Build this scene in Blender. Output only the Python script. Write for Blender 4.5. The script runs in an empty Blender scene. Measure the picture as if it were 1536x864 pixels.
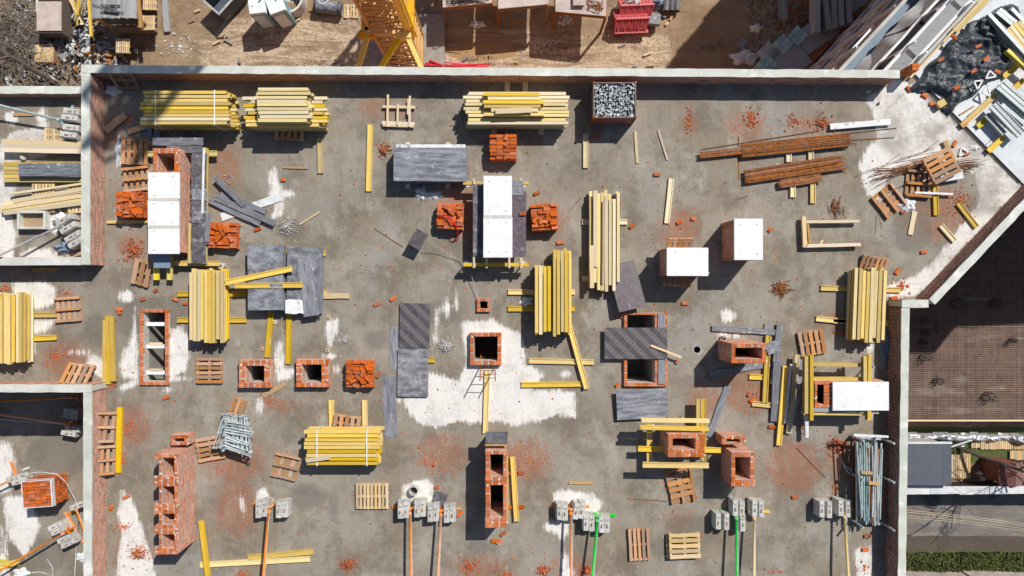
import bpy, bmesh, math, random
import numpy as np
from mathutils import Vector, Matrix
random.seed(7); RNG = np.random.default_rng(7)
scn = bpy.context.scene
COL = scn.collection
# ---------------------------------------------------------------- camera
H, S = 26.0, 39.0            # camera height above the roof deck (m), photo pixels per metre on the deck
CX, CY = 768.0, 432.0
cam_d = bpy.data.cameras.new('camera'); cam = bpy.data.objects.new('camera', cam_d); COL.objects.link(cam)
cam.location = (0, 0, H); cam.rotation_euler = (0, 0, 0)
cam_d.sensor_width = 36.0; cam_d.lens = 36.0 * (S * H) / 1536.0
cam_d.clip_start = 0.5; cam_d.clip_end = 2000
scn.camera = cam
# ---------------------------------------------------------------- sky, sun, exposure
SUNV = Vector((-0.55, -0.68, -1.0)).normalized()      # direction the light travels
ELEV = math.asin(-SUNV.z); AZ = math.atan2(-SUNV.x, -SUNV.y)
w = bpy.data.worlds.new('World'); scn.world = w; w.use_nodes = True
nt = w.node_tree; bg = nt.nodes['Background']
sky = nt.nodes.new('ShaderNodeTexSky'); sky.sky_type = 'NISHITA'; sky.sun_disc = False
sky.sun_elevation = ELEV; sky.sun_rotation = AZ; sky.air_density = 1.0; sky.dust_density = 1.0
nt.links.new(sky.outputs[0], bg.inputs[0]); bg.inputs[1].default_value = 0.07
sd = bpy.data.lights.new('sun', 'SUN'); sd.energy = 4.6; sd.angle = math.radians(0.5); sd.color = (1.0, 0.955, 0.88)
sun = bpy.data.objects.new('sun', sd); COL.objects.link(sun)
sun.rotation_euler = SUNV.to_track_quat('-Z', 'Y').to_euler(); sun.location = (30, 40, 60)
scn.view_settings.view_transform = 'Standard'; scn.view_settings.look = 'None'
scn.view_settings.exposure = 0.0; scn.view_settings.gamma = 1.0
scn.view_settings.use_curve_mapping = False
# ---------------------------------------------------------------- helpers
GZ = -15.0                   # street level
def mpp(z=0.0): return (H - z) / (H * S)              # metres per photo pixel at height z
def P(x, y, z=0.0): k = mpp(z); return ((x - CX) * k, (CY - y) * k, z)
R = random.uniform
def link(o, parent=None):
    COL.objects.link(o)
    if parent is not None: o.parent = parent
    return o
def tag(o, label, cat=None, group=None, kind=None):
    if label: o['label'] = label
    if cat: o['category'] = cat
    if group: o['group'] = group
    if kind or cat: o['kind'] = kind or 'thing'
    return o
def thing(name, label, cat, loc=(0, 0, 0), rz=0.0, group=None):
    o = bpy.data.objects.new(name, None); o.empty_display_size = 0.2
    o.location = loc; o.rotation_euler = (0, 0, rz); link(o); return tag(o, label, cat, group)
class MB:
    def __init__(s): s.v = []; s.f = []
    def add(s, vs, fs):
        n = len(s.v); s.v += [tuple(p) for p in vs]; s.f += [tuple(i + n for i in f) for f in fs]; return s
    def box(s, cx, cy, cz, sx, sy, sz, rz=0.0, M=None, taper=1.0):
        c, si = math.cos(rz), math.sin(rz); vs = []
        for z in (-.5, .5):
            t = taper if z > 0 else 1.0
            for x, y in ((-.5, -.5), (.5, -.5), (.5, .5), (-.5, .5)):
                X, Y = x * sx * t, y * sy * t
                p = Vector((cx + c * X - si * Y, cy + si * X + c * Y, cz + z * sz))
                vs.append(M @ p if M else p)
        return s.add(vs, [(0, 3, 2, 1), (4, 5, 6, 7), (0, 1, 5, 4), (1, 2, 6, 5), (2, 3, 7, 6), (3, 0, 4, 7)])
    def prism(s, poly, z0, z1):
        a = sum(poly[i][0] * poly[(i + 1) % len(poly)][1] - poly[(i + 1) % len(poly)][0] * poly[i][1] for i in range(len(poly)))
        if a < 0: poly = poly[::-1]
        n = len(poly); vs = [(p[0], p[1], z0) for p in poly] + [(p[0], p[1], z1) for p in poly]
        fs = [tuple(range(n - 1, -1, -1)), tuple(range(n, 2 * n))] + [(i, (i + 1) % n, n + (i + 1) % n, n + i) for i in range(n)]
        return s.add(vs, fs)
    def bar(s, a, b, w_, h_, up=(0, 0, 1)):
        a = Vector(a); b = Vector(b); d = (b - a).normalized(); u = Vector(up)
        if abs(d.dot(u)) > .98: u = Vector((1, 0, 0))
        r = d.cross(u).normalized(); u = r.cross(d); vs = []
        for p in (a, b):
            for i, j in ((-1, -1), (1, -1), (1, 1), (-1, 1)): vs.append(p + r * (i * w_ / 2) + u * (j * h_ / 2))
        return s.add(vs, [(3, 2, 1, 0), (4, 5, 6, 7), (0, 1, 5, 4), (1, 2, 6, 5), (2, 3, 7, 6), (3, 0, 4, 7)])
    def tube(s, pts, r, n=6, r2=None):
        pts = [Vector(p) for p in pts]; m = len(pts); vs = []; fs = []
        for i, p in enumerate(pts):
            d = (pts[min(i + 1, m - 1)] - pts[max(i - 1, 0)]).normalized()
            u = Vector((0, 0, 1)) if abs(d.z) < .95 else Vector((1, 0, 0))
            a = d.cross(u).normalized(); b = d.cross(a).normalized()
            rr = r if r2 is None else r + (r2 - r) * i / max(1, m - 1)
            for k in range(n):
                t = 2 * math.pi * k / n; vs.append(p + a * (rr * math.cos(t)) + b * (rr * math.sin(t)))
        for i in range(m - 1):
            for k in range(n):
                k2 = (k + 1) % n; fs.append((i * n + k, i * n + k2, (i + 1) * n + k2, (i + 1) * n + k))
        fs += [tuple(range(n)), tuple(range((m - 1) * n + n - 1, (m - 1) * n - 1, -1))]
        return s.add(vs, fs)
    def ring(s, c, ro, ri, z0, z1, n=24):
        vs = []; fs = []
        for k in range(n):
            t = 2 * math.pi * k / n; x, y = math.cos(t), math.sin(t)
            vs += [(c[0] + ro * x, c[1] + ro * y, z0), (c[0] + ro * x, c[1] + ro * y, z1), (c[0] + ri * x, c[1] + ri * y, z1), (c[0] + ri * x, c[1] + ri * y, z0)]
        for k in range(n):
            a, b = 4 * k, 4 * ((k + 1) % n)
            for i in range(4): j = (i + 1) % 4; fs.append((a + i, b + i, b + j, a + j))
        return s.add(vs, fs)
    def chunk(s, c, r, flat=.7):
        """irregular broken lump"""
        a = R(0, 6.28); vs = []; n = 5
        for z, q in ((0, 1.0), (flat, R(.5, .85))):
            for k in range(n):
                t = a + 6.283 * k / n + R(-.3, .3); rr = r * q * R(.65, 1.1)
                vs.append((c[0] + rr * math.cos(t), c[1] + rr * math.sin(t), c[2] + z * r * R(.8, 1.2)))
        fs = [tuple(range(n, 2 * n))] + [(i, (i + 1) % n, n + (i + 1) % n, n + i) for i in range(n)]
        return s.add(vs, fs)
    def mesh(s, name, m):
        me = bpy.data.meshes.new(name); me.from_pydata(s.v, [], s.f)
        if m is not None: me.materials.append(m)
        me.update(); return me
    def build(s, name, m, parent=None, loc=None, rz=0.0, smooth=False):
        me = s.mesh(name, m)
        if smooth: me.polygons.foreach_set('use_smooth', [True] * len(me.polygons))
        o = bpy.data.objects.new(name, me); link(o, parent)
        if loc: o.location = loc
        if rz: o.rotation_euler = (0, 0, rz)
        return o
def inst(name, me, loc, rot=(0, 0, 0), sc=(1, 1, 1), parent=None):
    o = bpy.data.objects.new(name, me); o.location = loc; o.rotation_euler = rot; o.scale = sc
    return link(o, parent)
# ---------------------------------------------------------------- materials
def _n(nt, t, **kw):
    n = nt.nodes.new(t)
    for k, v in kw.items(): setattr(n, k, v)
    return n
def _math(nt, op, a, b=None, c=None, clamp=False):
    n = _n(nt, 'ShaderNodeMath', operation=op, use_clamp=clamp)
    for i, v in enumerate((a, b, c)):
        if v is None: continue
        if isinstance(v, (int, float)): n.inputs[i].default_value = v
        else: nt.links.new(v, n.inputs[i])
    return n.outputs[0]
def _noise(nt, vec, scale, detail=4, rough=.6, dist=0.0):
    n = _n(nt, 'ShaderNodeTexNoise'); n.inputs['Scale'].default_value = scale; n.inputs['Detail'].default_value = detail
    n.inputs['Roughness'].default_value = rough; n.inputs['Distortion'].default_value = dist
    nt.links.new(vec, n.inputs['Vector']); return n.outputs[0]
def _map(nt, vec, sc):
    n = _n(nt, 'ShaderNodeMapping'); n.inputs['Scale'].default_value = sc; nt.links.new(vec, n.inputs[0]); return n.outputs[0]
def _ramp(nt, fac, a, b):
    n = _n(nt, 'ShaderNodeMapRange'); n.interpolation_type = 'SMOOTHSTEP'
    n.inputs[1].default_value = a; n.inputs[2].default_value = b; nt.links.new(fac, n.inputs[0]); return n.outputs[0]
def _mix(nt, fac, a, b, mode='MIX'):
    n = _n(nt, 'ShaderNodeMix', data_type='RGBA', blend_type=mode)
    for k, v in ((0, fac), (6, a), (7, b)):
        if isinstance(v, (int, float)): n.inputs[k].default_value = v
        elif isinstance(v, tuple): n.inputs[k].default_value = (*v, 1) if len(v) == 3 else v
        else: nt.links.new(v, n.inputs[k])
    return n.outputs[2]
def _base(name, rough=.8, metal=0.0):
    m = bpy.data.materials.new(name); m.use_nodes = True; nt = m.node_tree; b = nt.nodes['Principled BSDF']
    b.inputs['Roughness'].default_value = rough; b.inputs['Metallic'].default_value = metal
    return m, nt, b
def _pos(nt): return _n(nt, 'ShaderNodeNewGeometry').outputs['Position']
def _bump(nt, b, h, strength, dist=.02):
    n = _n(nt, 'ShaderNodeBump'); n.inputs['Strength'].default_value = strength; n.inputs['Distance'].default_value = dist
    nt.links.new(h, n.inputs['Height']); nt.links.new(n.outputs[0], b.inputs['Normal'])
def _rnd(nt, island=False):
    o = _n(nt, 'ShaderNodeObjectInfo').outputs['Random']
    if island:
        g = _n(nt, 'ShaderNodeNewGeometry').outputs['Random Per Island']
        return _math(nt, 'FRACT', _math(nt, 'ADD', o, g))
    return o
def mat(name, c1, c2, scale=6.0, rough=.8, metal=0.0, bump=.3, rnd=0.25, island=False, stretch=None, spots=None, spot_scale=3.0, spot_at=(.58, .7), spec=None, sat=(.7, .5)):
    """two-tone noise material with a per-piece brightness shift and optional stains (spots)"""
    m, nt, b = _base(name, rough, metal)
    vec = _pos(nt)
    if stretch: 
        tc = _n(nt, 'ShaderNodeTexCoord').outputs['Object']
        ad = _n(nt, 'ShaderNodeVectorMath', operation='ADD'); nt.links.new(_map(nt, tc, stretch), ad.inputs[0])
        oi = _n(nt, 'ShaderNodeObjectInfo'); mu = _n(nt, 'ShaderNodeVectorMath', operation='SCALE'); mu.inputs[3].default_value = 7.3
        nt.links.new(oi.outputs['Location'], mu.inputs[0]); nt.links.new(mu.outputs[0], ad.inputs[1]); gv = ad.outputs[0]
    else: gv = vec
    f = _ramp(nt, _noise(nt, gv, scale, 5, .65), .3, .7)
    col = _mix(nt, f, c1, c2)
    if rnd:
        r = _rnd(nt, island); v = _math(nt, 'MULTIPLY_ADD', r, 2 * rnd, 1 - rnd)
        hs = _n(nt, 'ShaderNodeHueSaturation'); nt.links.new(v, hs.inputs['Value']); nt.links.new(col, hs.inputs['Color'])
        sat_ = _math(nt, 'MULTIPLY_ADD', _math(nt, 'FRACT', _math(nt, 'MULTIPLY', r, 7.77)), sat[1], sat[0]); nt.links.new(sat_, hs.inputs['Saturation'])
        col = hs.outputs[0]
    if spots:
        k = _ramp(nt, _noise(nt, vec, spot_scale, 5, .7), *spot_at); col = _mix(nt, k, col, spots)
    nt.links.new(col, b.inputs['Base Color'])
    if bump: _bump(nt, b, _noise(nt, gv, scale * 3, 3, .7), bump)
    if spec is not None: b.inputs['Specular IOR Level'].default_value = spec
    return m
M = {}
M['beam'] = mat('yellow_coated_timber', (.58, .37, .045), (.73, .53, .13), 3, .6, bump=.2, rnd=.26, stretch=(1.2, 14, 14), spots=(.62, .50, .28), spot_scale=2.2, spot_at=(.60, .75))
M['beam_pale'] = mat('pale_timber_beam', (.64, .50, .22), (.76, .64, .36), 3, .7, bump=.2, rnd=.18, stretch=(1.2, 14, 14), spots=(.70, .66, .58), spot_scale=2.5, spot_at=(.58, .7))
M['beam_olive'] = mat('yellow_green_timber', (.58, .46, .05), (.74, .60, .11), 3, .55, bump=.2, rnd=.2, stretch=(1.2, 14, 14))
M['pallet'] = mat('pallet_wood', (.38, .185, .088), (.57, .325, .165), 4, .88, bump=.4, rnd=.3, stretch=(2, 20, 20), spots=(.20, .11, .06), spot_scale=3, spot_at=(.62, .75))
M['pallet_pale'] = mat('pale_pallet_wood', (.55, .38, .19), (.72, .55, .32), 4, .85, bump=.4, rnd=.22, stretch=(2, 20, 20))
M['plank'] = mat('old_plank', (.36, .21, .10), (.55, .36, .18), 4, .85, bump=.4, rnd=.3, stretch=(2, 20, 20))
M['plank_pale'] = mat('new_plank', (.62, .46, .26), (.76, .62, .41), 4, .8, bump=.3, rnd=.2, stretch=(2, 18, 18))
M['ply'] = mat('film_faced_plywood', (.065, .058, .068), (.15, .145, .165), 5, .6, bump=.15, rnd=.25, spots=(.36, .37, .40), spot_scale=2.6, spot_at=(.52, .72), spec=.4)
M['ply_grey'] = mat('cement_covered_plywood', (.095, .10, .125), (.30, .31, .345), 2.6, .62, bump=.2, rnd=.2, stretch=(1.4, 4, 4), spots=(.56, .57, .60), spot_scale=3.8, spot_at=(.57, .76), spec=.4)
M['ply_brown'] = mat('brown_plywood', (.06, .045, .058), (.12, .092, .115), 5, .5, bump=.1, rnd=.2, spots=(.32, .30, .33), spot_scale=3, spot_at=(.58, .76))
M['ply_blue'] = mat('blue_grey_board', (.12, .19, .28), (.20, .28, .38), 8, .6, rnd=.1, stretch=(1, 8, 8))
M['ply_white'] = mat('whitewashed_board', (.62, .63, .64), (.76, .77, .78), 4, .8, rnd=.1, spots=(.25, .26, .30), spot_scale=3.5, spot_at=(.55, .68))
M['brick'] = mat('fired_brick', (.43, .115, .04), (.57, .185, .07), 9, .9, bump=.5, rnd=.26, island=True, spots=(.56, .40, .33), spot_scale=5, spot_at=(.62, .8), sat=(.9, .2))
M['brick_new'] = mat('fresh_brick', (.42, .085, .016), (.58, .145, .032), 9, .9, bump=.5, rnd=.3, island=True, sat=(.9, .2))
M['brick_side'] = mat('limewashed_brick', (.50, .19, .105), (.62, .285, .175), 8, .92, bump=.5, rnd=.28, island=True, spots=(.56, .42, .36), spot_scale=16, spot_at=(.54, .84), sat=(.85, .2))
M['brick_wall'] = mat('wall_brick', (.40, .165, .10), (.56, .27, .175), 7, .9, bump=.5, rnd=.3, island=True, spots=(.54, .44, .39), spot_scale=15, spot_at=(.48, .80), sat=(.85, .2))
M['brick_dark'] = mat('brown_wall_brick', (.20, .085, .055), (.32, .14, .088), 7, .9, bump=.5, rnd=.32, island=True, spots=(.40, .34, .30), spot_scale=2.2, spot_at=(.60, .75))
M['crumb'] = mat('brick_crumb', (.38, .088, .025), (.53, .14, .045), 9, .92, bump=.3, rnd=.32, island=True, sat=(.85, .25))
M['foil'] = mat('crumpled_foil', (.36, .38, .41), (.60, .62, .65), 4, .38, .5, rnd=0, bump=.4)
M['mortar'] = mat('mortar', (.52, .48, .43), (.66, .62, .57), 8, .95, rnd=0)
M['mortar_white'] = mat('mortar_lumps', (.50, .47, .43), (.66, .63, .58), 8, .95, rnd=.15, island=True)
M['cap'] = mat('screed_coping', (.50, .52, .46), (.62, .635, .575), 1.6, .9, rnd=.05, bump=.2, spots=(.74, .74, .70), spot_scale=1.1, spot_at=(.52, .66))
M['white'] = mat('white_concrete_slab', (.76, .77, .78), (.86, .865, .87), 1.5, .75, rnd=.04, bump=.1, spots=(.66, .65, .62), spot_scale=2.6, spot_at=(.62, .8))
M['shaft'] = mat('shaft_concrete', (.26, .24, .22), (.36, .34, .31), 3, .95, rnd=.1)
M['steel'] = mat('galvanised_steel', (.44, .50, .51), (.64, .69, .69), 8, .45, .3, bump=.1, rnd=.3, island=True)
M['dark'] = mat('dark_metal', (.03, .032, .036), (.07, .07, .075), 6, .6, .2, rnd=.1)
M['rust'] = mat('rusty_rebar', (.21, .072, .018), (.40, .15, .038), 9, .9, .1, bump=.4, rnd=.38, island=True)
M['orange'] = mat('orange_paint', (.70, .21, .035), (.80, .29, .06), 5, .5, rnd=.1, spots=(.45, .16, .05), spot_scale=6, spot_at=(.60, .75))
M['green'] = mat('green_paint', (.03, .52, .06), (.06, .62, .09), 5, .5, rnd=.05)
M['amber'] = mat('amber_paint', (.72, .46, .12), (.80, .56, .20), 5, .6, rnd=.1)
M['teal'] = mat('pale_teal_paint', (.27, .38, .39), (.42, .54, .54), 5, .5, rnd=.1)
M['grey_pole'] = mat('grey_paint', (.35, .36, .37), (.5, .5, .5), 5, .5, rnd=.1)
M['block'] = mat('ballast_concrete', (.42, .41, .38), (.60, .59, .55), 6, .9, bump=.4, rnd=.12, spots=(.72, .71, .68), spot_scale=4, spot_at=(.55, .7))
M['tarp'] = mat('black_plastic_sheet', (.030, .037, .046), (.062, .073, .088), 4, .46, rnd=0, bump=.3, spec=.4)
M['film'] = mat('clear_plastic_film', (.55, .57, .60), (.78, .80, .82), 5, .3, rnd=.1, bump=.4)
M['net'] = mat('white_netting', (.44, .45, .46), (.60, .61, .62), 2, .8, rnd=.1, bump=.5, spots=(.24, .20, .16), spot_scale=.7, spot_at=(.55, .7))
M['crane'] = mat('crane_yellow', (.66, .32, .018), (.80, .47, .04), 3, .45, rnd=.1, spots=(.34, .14, .03), spot_scale=2, spot_at=(.56, .7))
M['crane_bright'] = mat('bright_yellow_paint', (.78, .55, .02), (.84, .63, .04), 3, .45, rnd=.05)
M['red'] = mat('red_paint', (.52, .02, .035), (.62, .035, .055), 4, .5, rnd=.12)
M['toilet'] = mat('pale_blue_plastic', (.68, .78, .80), (.80, .86, .87), 3, .5, rnd=.03, bump=0)
M['toilet_side'] = mat('teal_plastic', (.16, .34, .38), (.22, .42, .46), 3, .5, rnd=.03, bump=0)
M['roof_grey'] = mat('grey_roof_sheet', (.075, .09, .115), (.095, .112, .14), 1, .6, rnd=0, bump=.1)
M['roof_pale'] = mat('weathered_cement_board', (.44, .37, .34), (.58, .50, .46), 2, .9, rnd=.08, spots=(.33, .28, .25), spot_scale=1.5, spot_at=(.58, .7))
M['grey_plank'] = mat('grey_weathered_plank', (.26, .27, .28), (.40, .41, .42), 3, .9, rnd=.25, stretch=(1, 12, 12))
M['snow_roof'] = mat('white_sheet_roof', (.58, .60, .63), (.74, .755, .77), 2, .55, rnd=.08, spots=(.42, .43, .45), spot_scale=1.5, spot_at=(.55, .7))
M['gravel'] = mat('pale_gravel', (.42, .41, .40), (.66, .65, .64), 6, .95, rnd=.35, island=True)
M['scrap'] = mat('grey_metal_scrap', (.26, .29, .31), (.46, .50, .52), 5, .55, .2, rnd=.4, island=True, spots=(.15, .18, .23), spot_scale=6, spot_at=(.55, .62))
M['teal_brick'] = mat('wrapped_teal_blocks', (.24, .42, .43), (.36, .55, .55), 6, .5, rnd=.2)
M['bark'] = mat('bark', (.075, .058, .045), (.14, .11, .09), 6, .95, rnd=.1)
M['twig'] = mat('dry_twigs', (.17, .13, .10), (.30, .25, .20), 6, .95, rnd=.3, island=True)
M['concrete_ring'] = mat('cast_concrete', (.50, .50, .48), (.64, .64, .62), 3, .9, rnd=.05)
M['glass'] = mat('dark_window_glass', (.008, .010, .014), (.014, .017, .022), 2, .08, rnd=0, bump=0)
M['render'] = mat('grey_render', (.40, .40, .39), (.52, .52, .50), 1, .9, rnd=.05)
M['deck_white'] = mat('pale_deck_sheet', (.56, .59, .63), (.68, .71, .745), 1.1, .75, rnd=.03, spots=(.48, .50, .54), spot_scale=1.2, spot_at=(.55, .7))
M['alu'] = mat('aluminium_beam', (.33, .37, .38), (.48, .52, .52), 5, .4, .4, rnd=.15, stretch=(1, 10, 10))
M['asphalt_black'] = mat('bitumen', (.012, .012, .013), (.03, .03, .03), 4, .7, rnd=0)
M['redbox'] = mat('faded_red_sheet', (.17, .055, .042), (.25, .09, .068), 3, .6, rnd=.1)
M['leafmoss'] = mat('moss', (.075, .10, .022), (.145, .165, .042), 6, .95, rnd=.3, island=True)

def print_ply():
    """film-faced sheet with worn diagonal bands of print"""
    m, nt, b = _base('printed_film_plywood', .5); tc = _n(nt, 'ShaderNodeNewGeometry').outputs['Position']
    sx = _n(nt, 'ShaderNodeSeparateXYZ'); nt.links.new(tc, sx.inputs[0])
    u = _math(nt, 'ADD', sx.outputs[0], sx.outputs[1]); band = _math(nt, 'FRACT', _math(nt, 'MULTIPLY', u, 1.9))
    st = _math(nt, 'MULTIPLY', _ramp(nt, band, .40, .46), _math(nt, 'SUBTRACT', 1.0, _ramp(nt, band, .90, .96)))
    v = _math(nt, 'SUBTRACT', sx.outputs[0], sx.outputs[1]); g = _math(nt, 'FRACT', _math(nt, 'MULTIPLY', v, 5.1)); gl = _math(nt, 'GREATER_THAN', g, .45)
    c = _mix(nt, _ramp(nt, _noise(nt, tc, 4, 5, .7), .3, .7), (.05, .045, .055), (.10, .092, .108))
    c = _mix(nt, _math(nt, 'MULTIPLY', st, .8), c, (.135, .115, .12))
    c = _mix(nt, _math(nt, 'MULTIPLY', _math(nt, 'MULTIPLY', st, gl), _ramp(nt, _noise(nt, tc, 9, 4, .7), .35, .6)), c, (.175, .155, .155))
    c = _mix(nt, _ramp(nt, _noise(nt, tc, 3, 5, .75), .60, .78), c, (.34, .33, .35))
    nt.links.new(c, b.inputs['Base Color']); return m
M['ply_print'] = print_ply()
# ---------------------------------------------------------------- painted floors
def sd_poly(px, py, poly):
    """signed distance in photo pixels, positive inside"""
    d = np.full(px.shape, 1e9); ins = np.zeros(px.shape, bool); n = len(poly)
    for i in range(n):
        ax, ay = poly[i]; bx, by = poly[(i + 1) % n]; ex, ey = bx - ax, by - ay
        t = np.clip(((px - ax) * ex + (py - ay) * ey) / (ex * ex + ey * ey + 1e-9), 0, 1)
        d = np.minimum(d, np.hypot(px - ax - t * ex, py - ay - t * ey))
        if by != ay: ins ^= ((ay > py) != (by > py)) & (px < ex * (py - ay) / (by - ay) + ax)
    return np.where(ins, d, -d)
def sd_ell(px, py, e):
    x, y, rx, ry = e[:4]; a = math.radians(e[4]) if len(e) > 4 else 0
    u = (px - x) * math.cos(a) + (py - y) * math.sin(a); v = -(px - x) * math.sin(a) + (py - y) * math.cos(a)
    return (1 - np.hypot(u / rx, v / ry)) * min(rx, ry)
def shape_field(px, py, shapes):
    out = np.full(px.shape, -30.0)
    for sh in shapes:
        out = np.maximum(out, sd_ell(px, py, sh) if not isinstance(sh[0], tuple) else sd_poly(px, py, sh))
    return np.clip(out, -30, 30)
def grid_mesh(name, xs, ys, z, keep=None, fields=None):
    nx, ny = len(xs), len(ys); X, Y = np.meshgrid(xs, ys); n = nx * ny
    co = np.zeros((n, 3)); co[:, 0] = X.ravel(); co[:, 1] = Y.ravel(); co[:, 2] = z if np.isscalar(z) else z.ravel()
    i, j = np.meshgrid(np.arange(nx - 1), np.arange(ny - 1)); a = (j * nx + i)
    q = np.stack([a, a + 1, a + 1 + nx, a + nx], -1).reshape(-1, 4)
    if keep is not None: q = q[keep.ravel()]
    me = bpy.data.meshes.new(name); me.vertices.add(n); me.vertices.foreach_set('co', co.ravel())
    m = len(q); me.loops.add(m * 4); me.loops.foreach_set('vertex_index', q.ravel().astype(np.int32))
    me.polygons.add(m); me.polygons.foreach_set('loop_start', np.arange(0, m * 4, 4, dtype=np.int32)); 
    me.update(calc_edges=True); me.validate()
    for k, v in (fields or {}).items():
        at = me.attributes.new(k, 'FLOAT', 'POINT'); at.data.foreach_set('value', v.ravel().astype(np.float32))
    return me
def _attr(nt, k): n = _n(nt, 'ShaderNodeAttribute', attribute_name=k); return n.outputs['Fac']
def slab_material():
    m, nt, b = _base('roof_deck_concrete', .88)
    pos = _pos(nt)
    big = _noise(nt, pos, .35, 4, .6); mid = _noise(nt, pos, 1.7, 5, .65); fine = _noise(nt, pos, 14, 4, .7)
    lines = _noise(nt, _map(nt, pos, (9, .35, 1)), 3.2, 4, .7); lines2 = _noise(nt, _map(nt, pos, (.3, 8, 1)), 2.8, 4, .7)
    c = _mix(nt, _ramp(nt, big, .36, .62), (.232, .192, .145), (.325, .290, .240))
    c = _mix(nt, _math(nt, 'MULTIPLY', _ramp(nt, mid, .30, .72), .7), c, (.272, .244, .204))
    c = _mix(nt, _math(nt, 'MULTIPLY', _ramp(nt, _noise(nt, pos, .22, 5, .65), .50, .66), .55), c, (.285, .277, .260))
    c = _mix(nt, _math(nt, 'MULTIPLY', _ramp(nt, _noise(nt, _map(nt, pos, (1, 1, 7)), .27, 6, .70), .48, .62), .65), c, (.225, .178, .118))
    c = _mix(nt, _math(nt, 'MULTIPLY', _ramp(nt, lines, .46, .72), .34), c, (.43, .40, .355))
    c = _mix(nt, _math(nt, 'MULTIPLY', _ramp(nt, lines2, .50, .74), .20), c, (.19, .166, .135))
    # darker damp blotches, fine mottling and small dark specks
    damp = _ramp(nt, _noise(nt, pos, .5, 7, .76), .46, .62); c = _mix(nt, _math(nt, 'MULTIPLY', damp, .66), c, (.142, .118, .088))
    pale = _ramp(nt, _noise(nt, _map(nt, pos, (1.4, .8, 1)), .7, 6, .74), .52, .68); c = _mix(nt, _math(nt, 'MULTIPLY', pale, .55), c, (.41, .38, .33))
    c = _mix(nt, _math(nt, 'MULTIPLY', _ramp(nt, _noise(nt, pos, 5, 6, .8), .48, .70), .36), c, (.15, .135, .115))
    spk = _ramp(nt, _noise(nt, pos, 9, 2, .5), .68, .75); c = _mix(nt, _math(nt, 'MULTIPLY', spk, .5), c, (.09, .08, .07))
    # brick dust: broken flecks and drag marks, thick only near heaps
    du = _attr(nt, 'dust'); d1 = _noise(nt, _map(nt, pos, (2.2, 1.0, 1)), 2.4, 8, .82); d2 = _noise(nt, pos, 13, 4, .75)
    dd = _math(nt, 'ADD', _math(nt, 'MULTIPLY', _ramp(nt, du, -8, 34), .19), _math(nt, 'ADD', _math(nt, 'MULTIPLY', d1, .54), _math(nt, 'MULTIPLY', d2, .46)))
    c = _mix(nt, _math(nt, 'MULTIPLY', _ramp(nt, dd, .60, .71), .70), c, (.32, .122, .064))
    amb = _ramp(nt, _noise(nt, _map(nt, pos, (1.6, .7, 1)), 1.6, 7, .84), .60, .70); c = _mix(nt, _math(nt, 'MULTIPLY', amb, .46), c, (.28, .145, .092))
    # dark stains, then dried white cement slurry with a ragged, brushed edge
    ds = _attr(nt, 'stain'); c = _mix(nt, _math(nt, 'MULTIPLY', _ramp(nt, _math(nt, 'ADD', ds, _math(nt, 'MULTIPLY', mid, 14.0)), 4, 16), .55), c, (.135, .12, .10))
    fr = _attr(nt, 'frost'); br = _noise(nt, _map(nt, pos, (5.5, .5, 1)), 2.2, 3, .6)
    e = _math(nt, 'ADD', fr, _math(nt, 'MULTIPLY_ADD', mid, 16.0, -8.0)); e = _math(nt, 'ADD', e, _math(nt, 'MULTIPLY_ADD', br, 15.0, -7.5))
    e = _math(nt, 'ADD', e, _math(nt, 'MULTIPLY_ADD', fine, 5.0, -2.5))
    fk = _math(nt, 'MULTIPLY', _ramp(nt, e, -3.0, 3.6), _math(nt, 'MULTIPLY_ADD', _ramp(nt, _noise(nt, _map(nt, pos, (2.2, .7, 1)), 1.5, 7, .8), .52, .70), -.5, 1.0)); fcol = _mix(nt, _ramp(nt, fine, .3, .75), (.71, .685, .65), (.83, .81, .78))
    fcol = _mix(nt, _math(nt, 'MULTIPLY', _ramp(nt, _noise(nt, pos, 1.1, 7, .78), .45, .70), .7), fcol, (.46, .44, .41))
    fcol = _mix(nt, _math(nt, 'MULTIPLY', _ramp(nt, lines2, .5, .72), .3), fcol, (.55, .53, .50))
    th = _math(nt, 'MULTIPLY', _ramp(nt, _attr(nt, 'thin'), -6, 14), _ramp(nt, _noise(nt, pos, .8, 6, .75), .36, .60))
    c = _mix(nt, _math(nt, 'MULTIPLY', fk, _math(nt, 'MULTIPLY_ADD', th, -.62, .96)), c, fcol)
    nt.links.new(c, b.inputs['Base Color'])
    _bump(nt, b, _math(nt, 'ADD', _math(nt, 'MULTIPLY', lines, .6), fine), .35, .012)
    return m
M['slab'] = slab_material()
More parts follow.
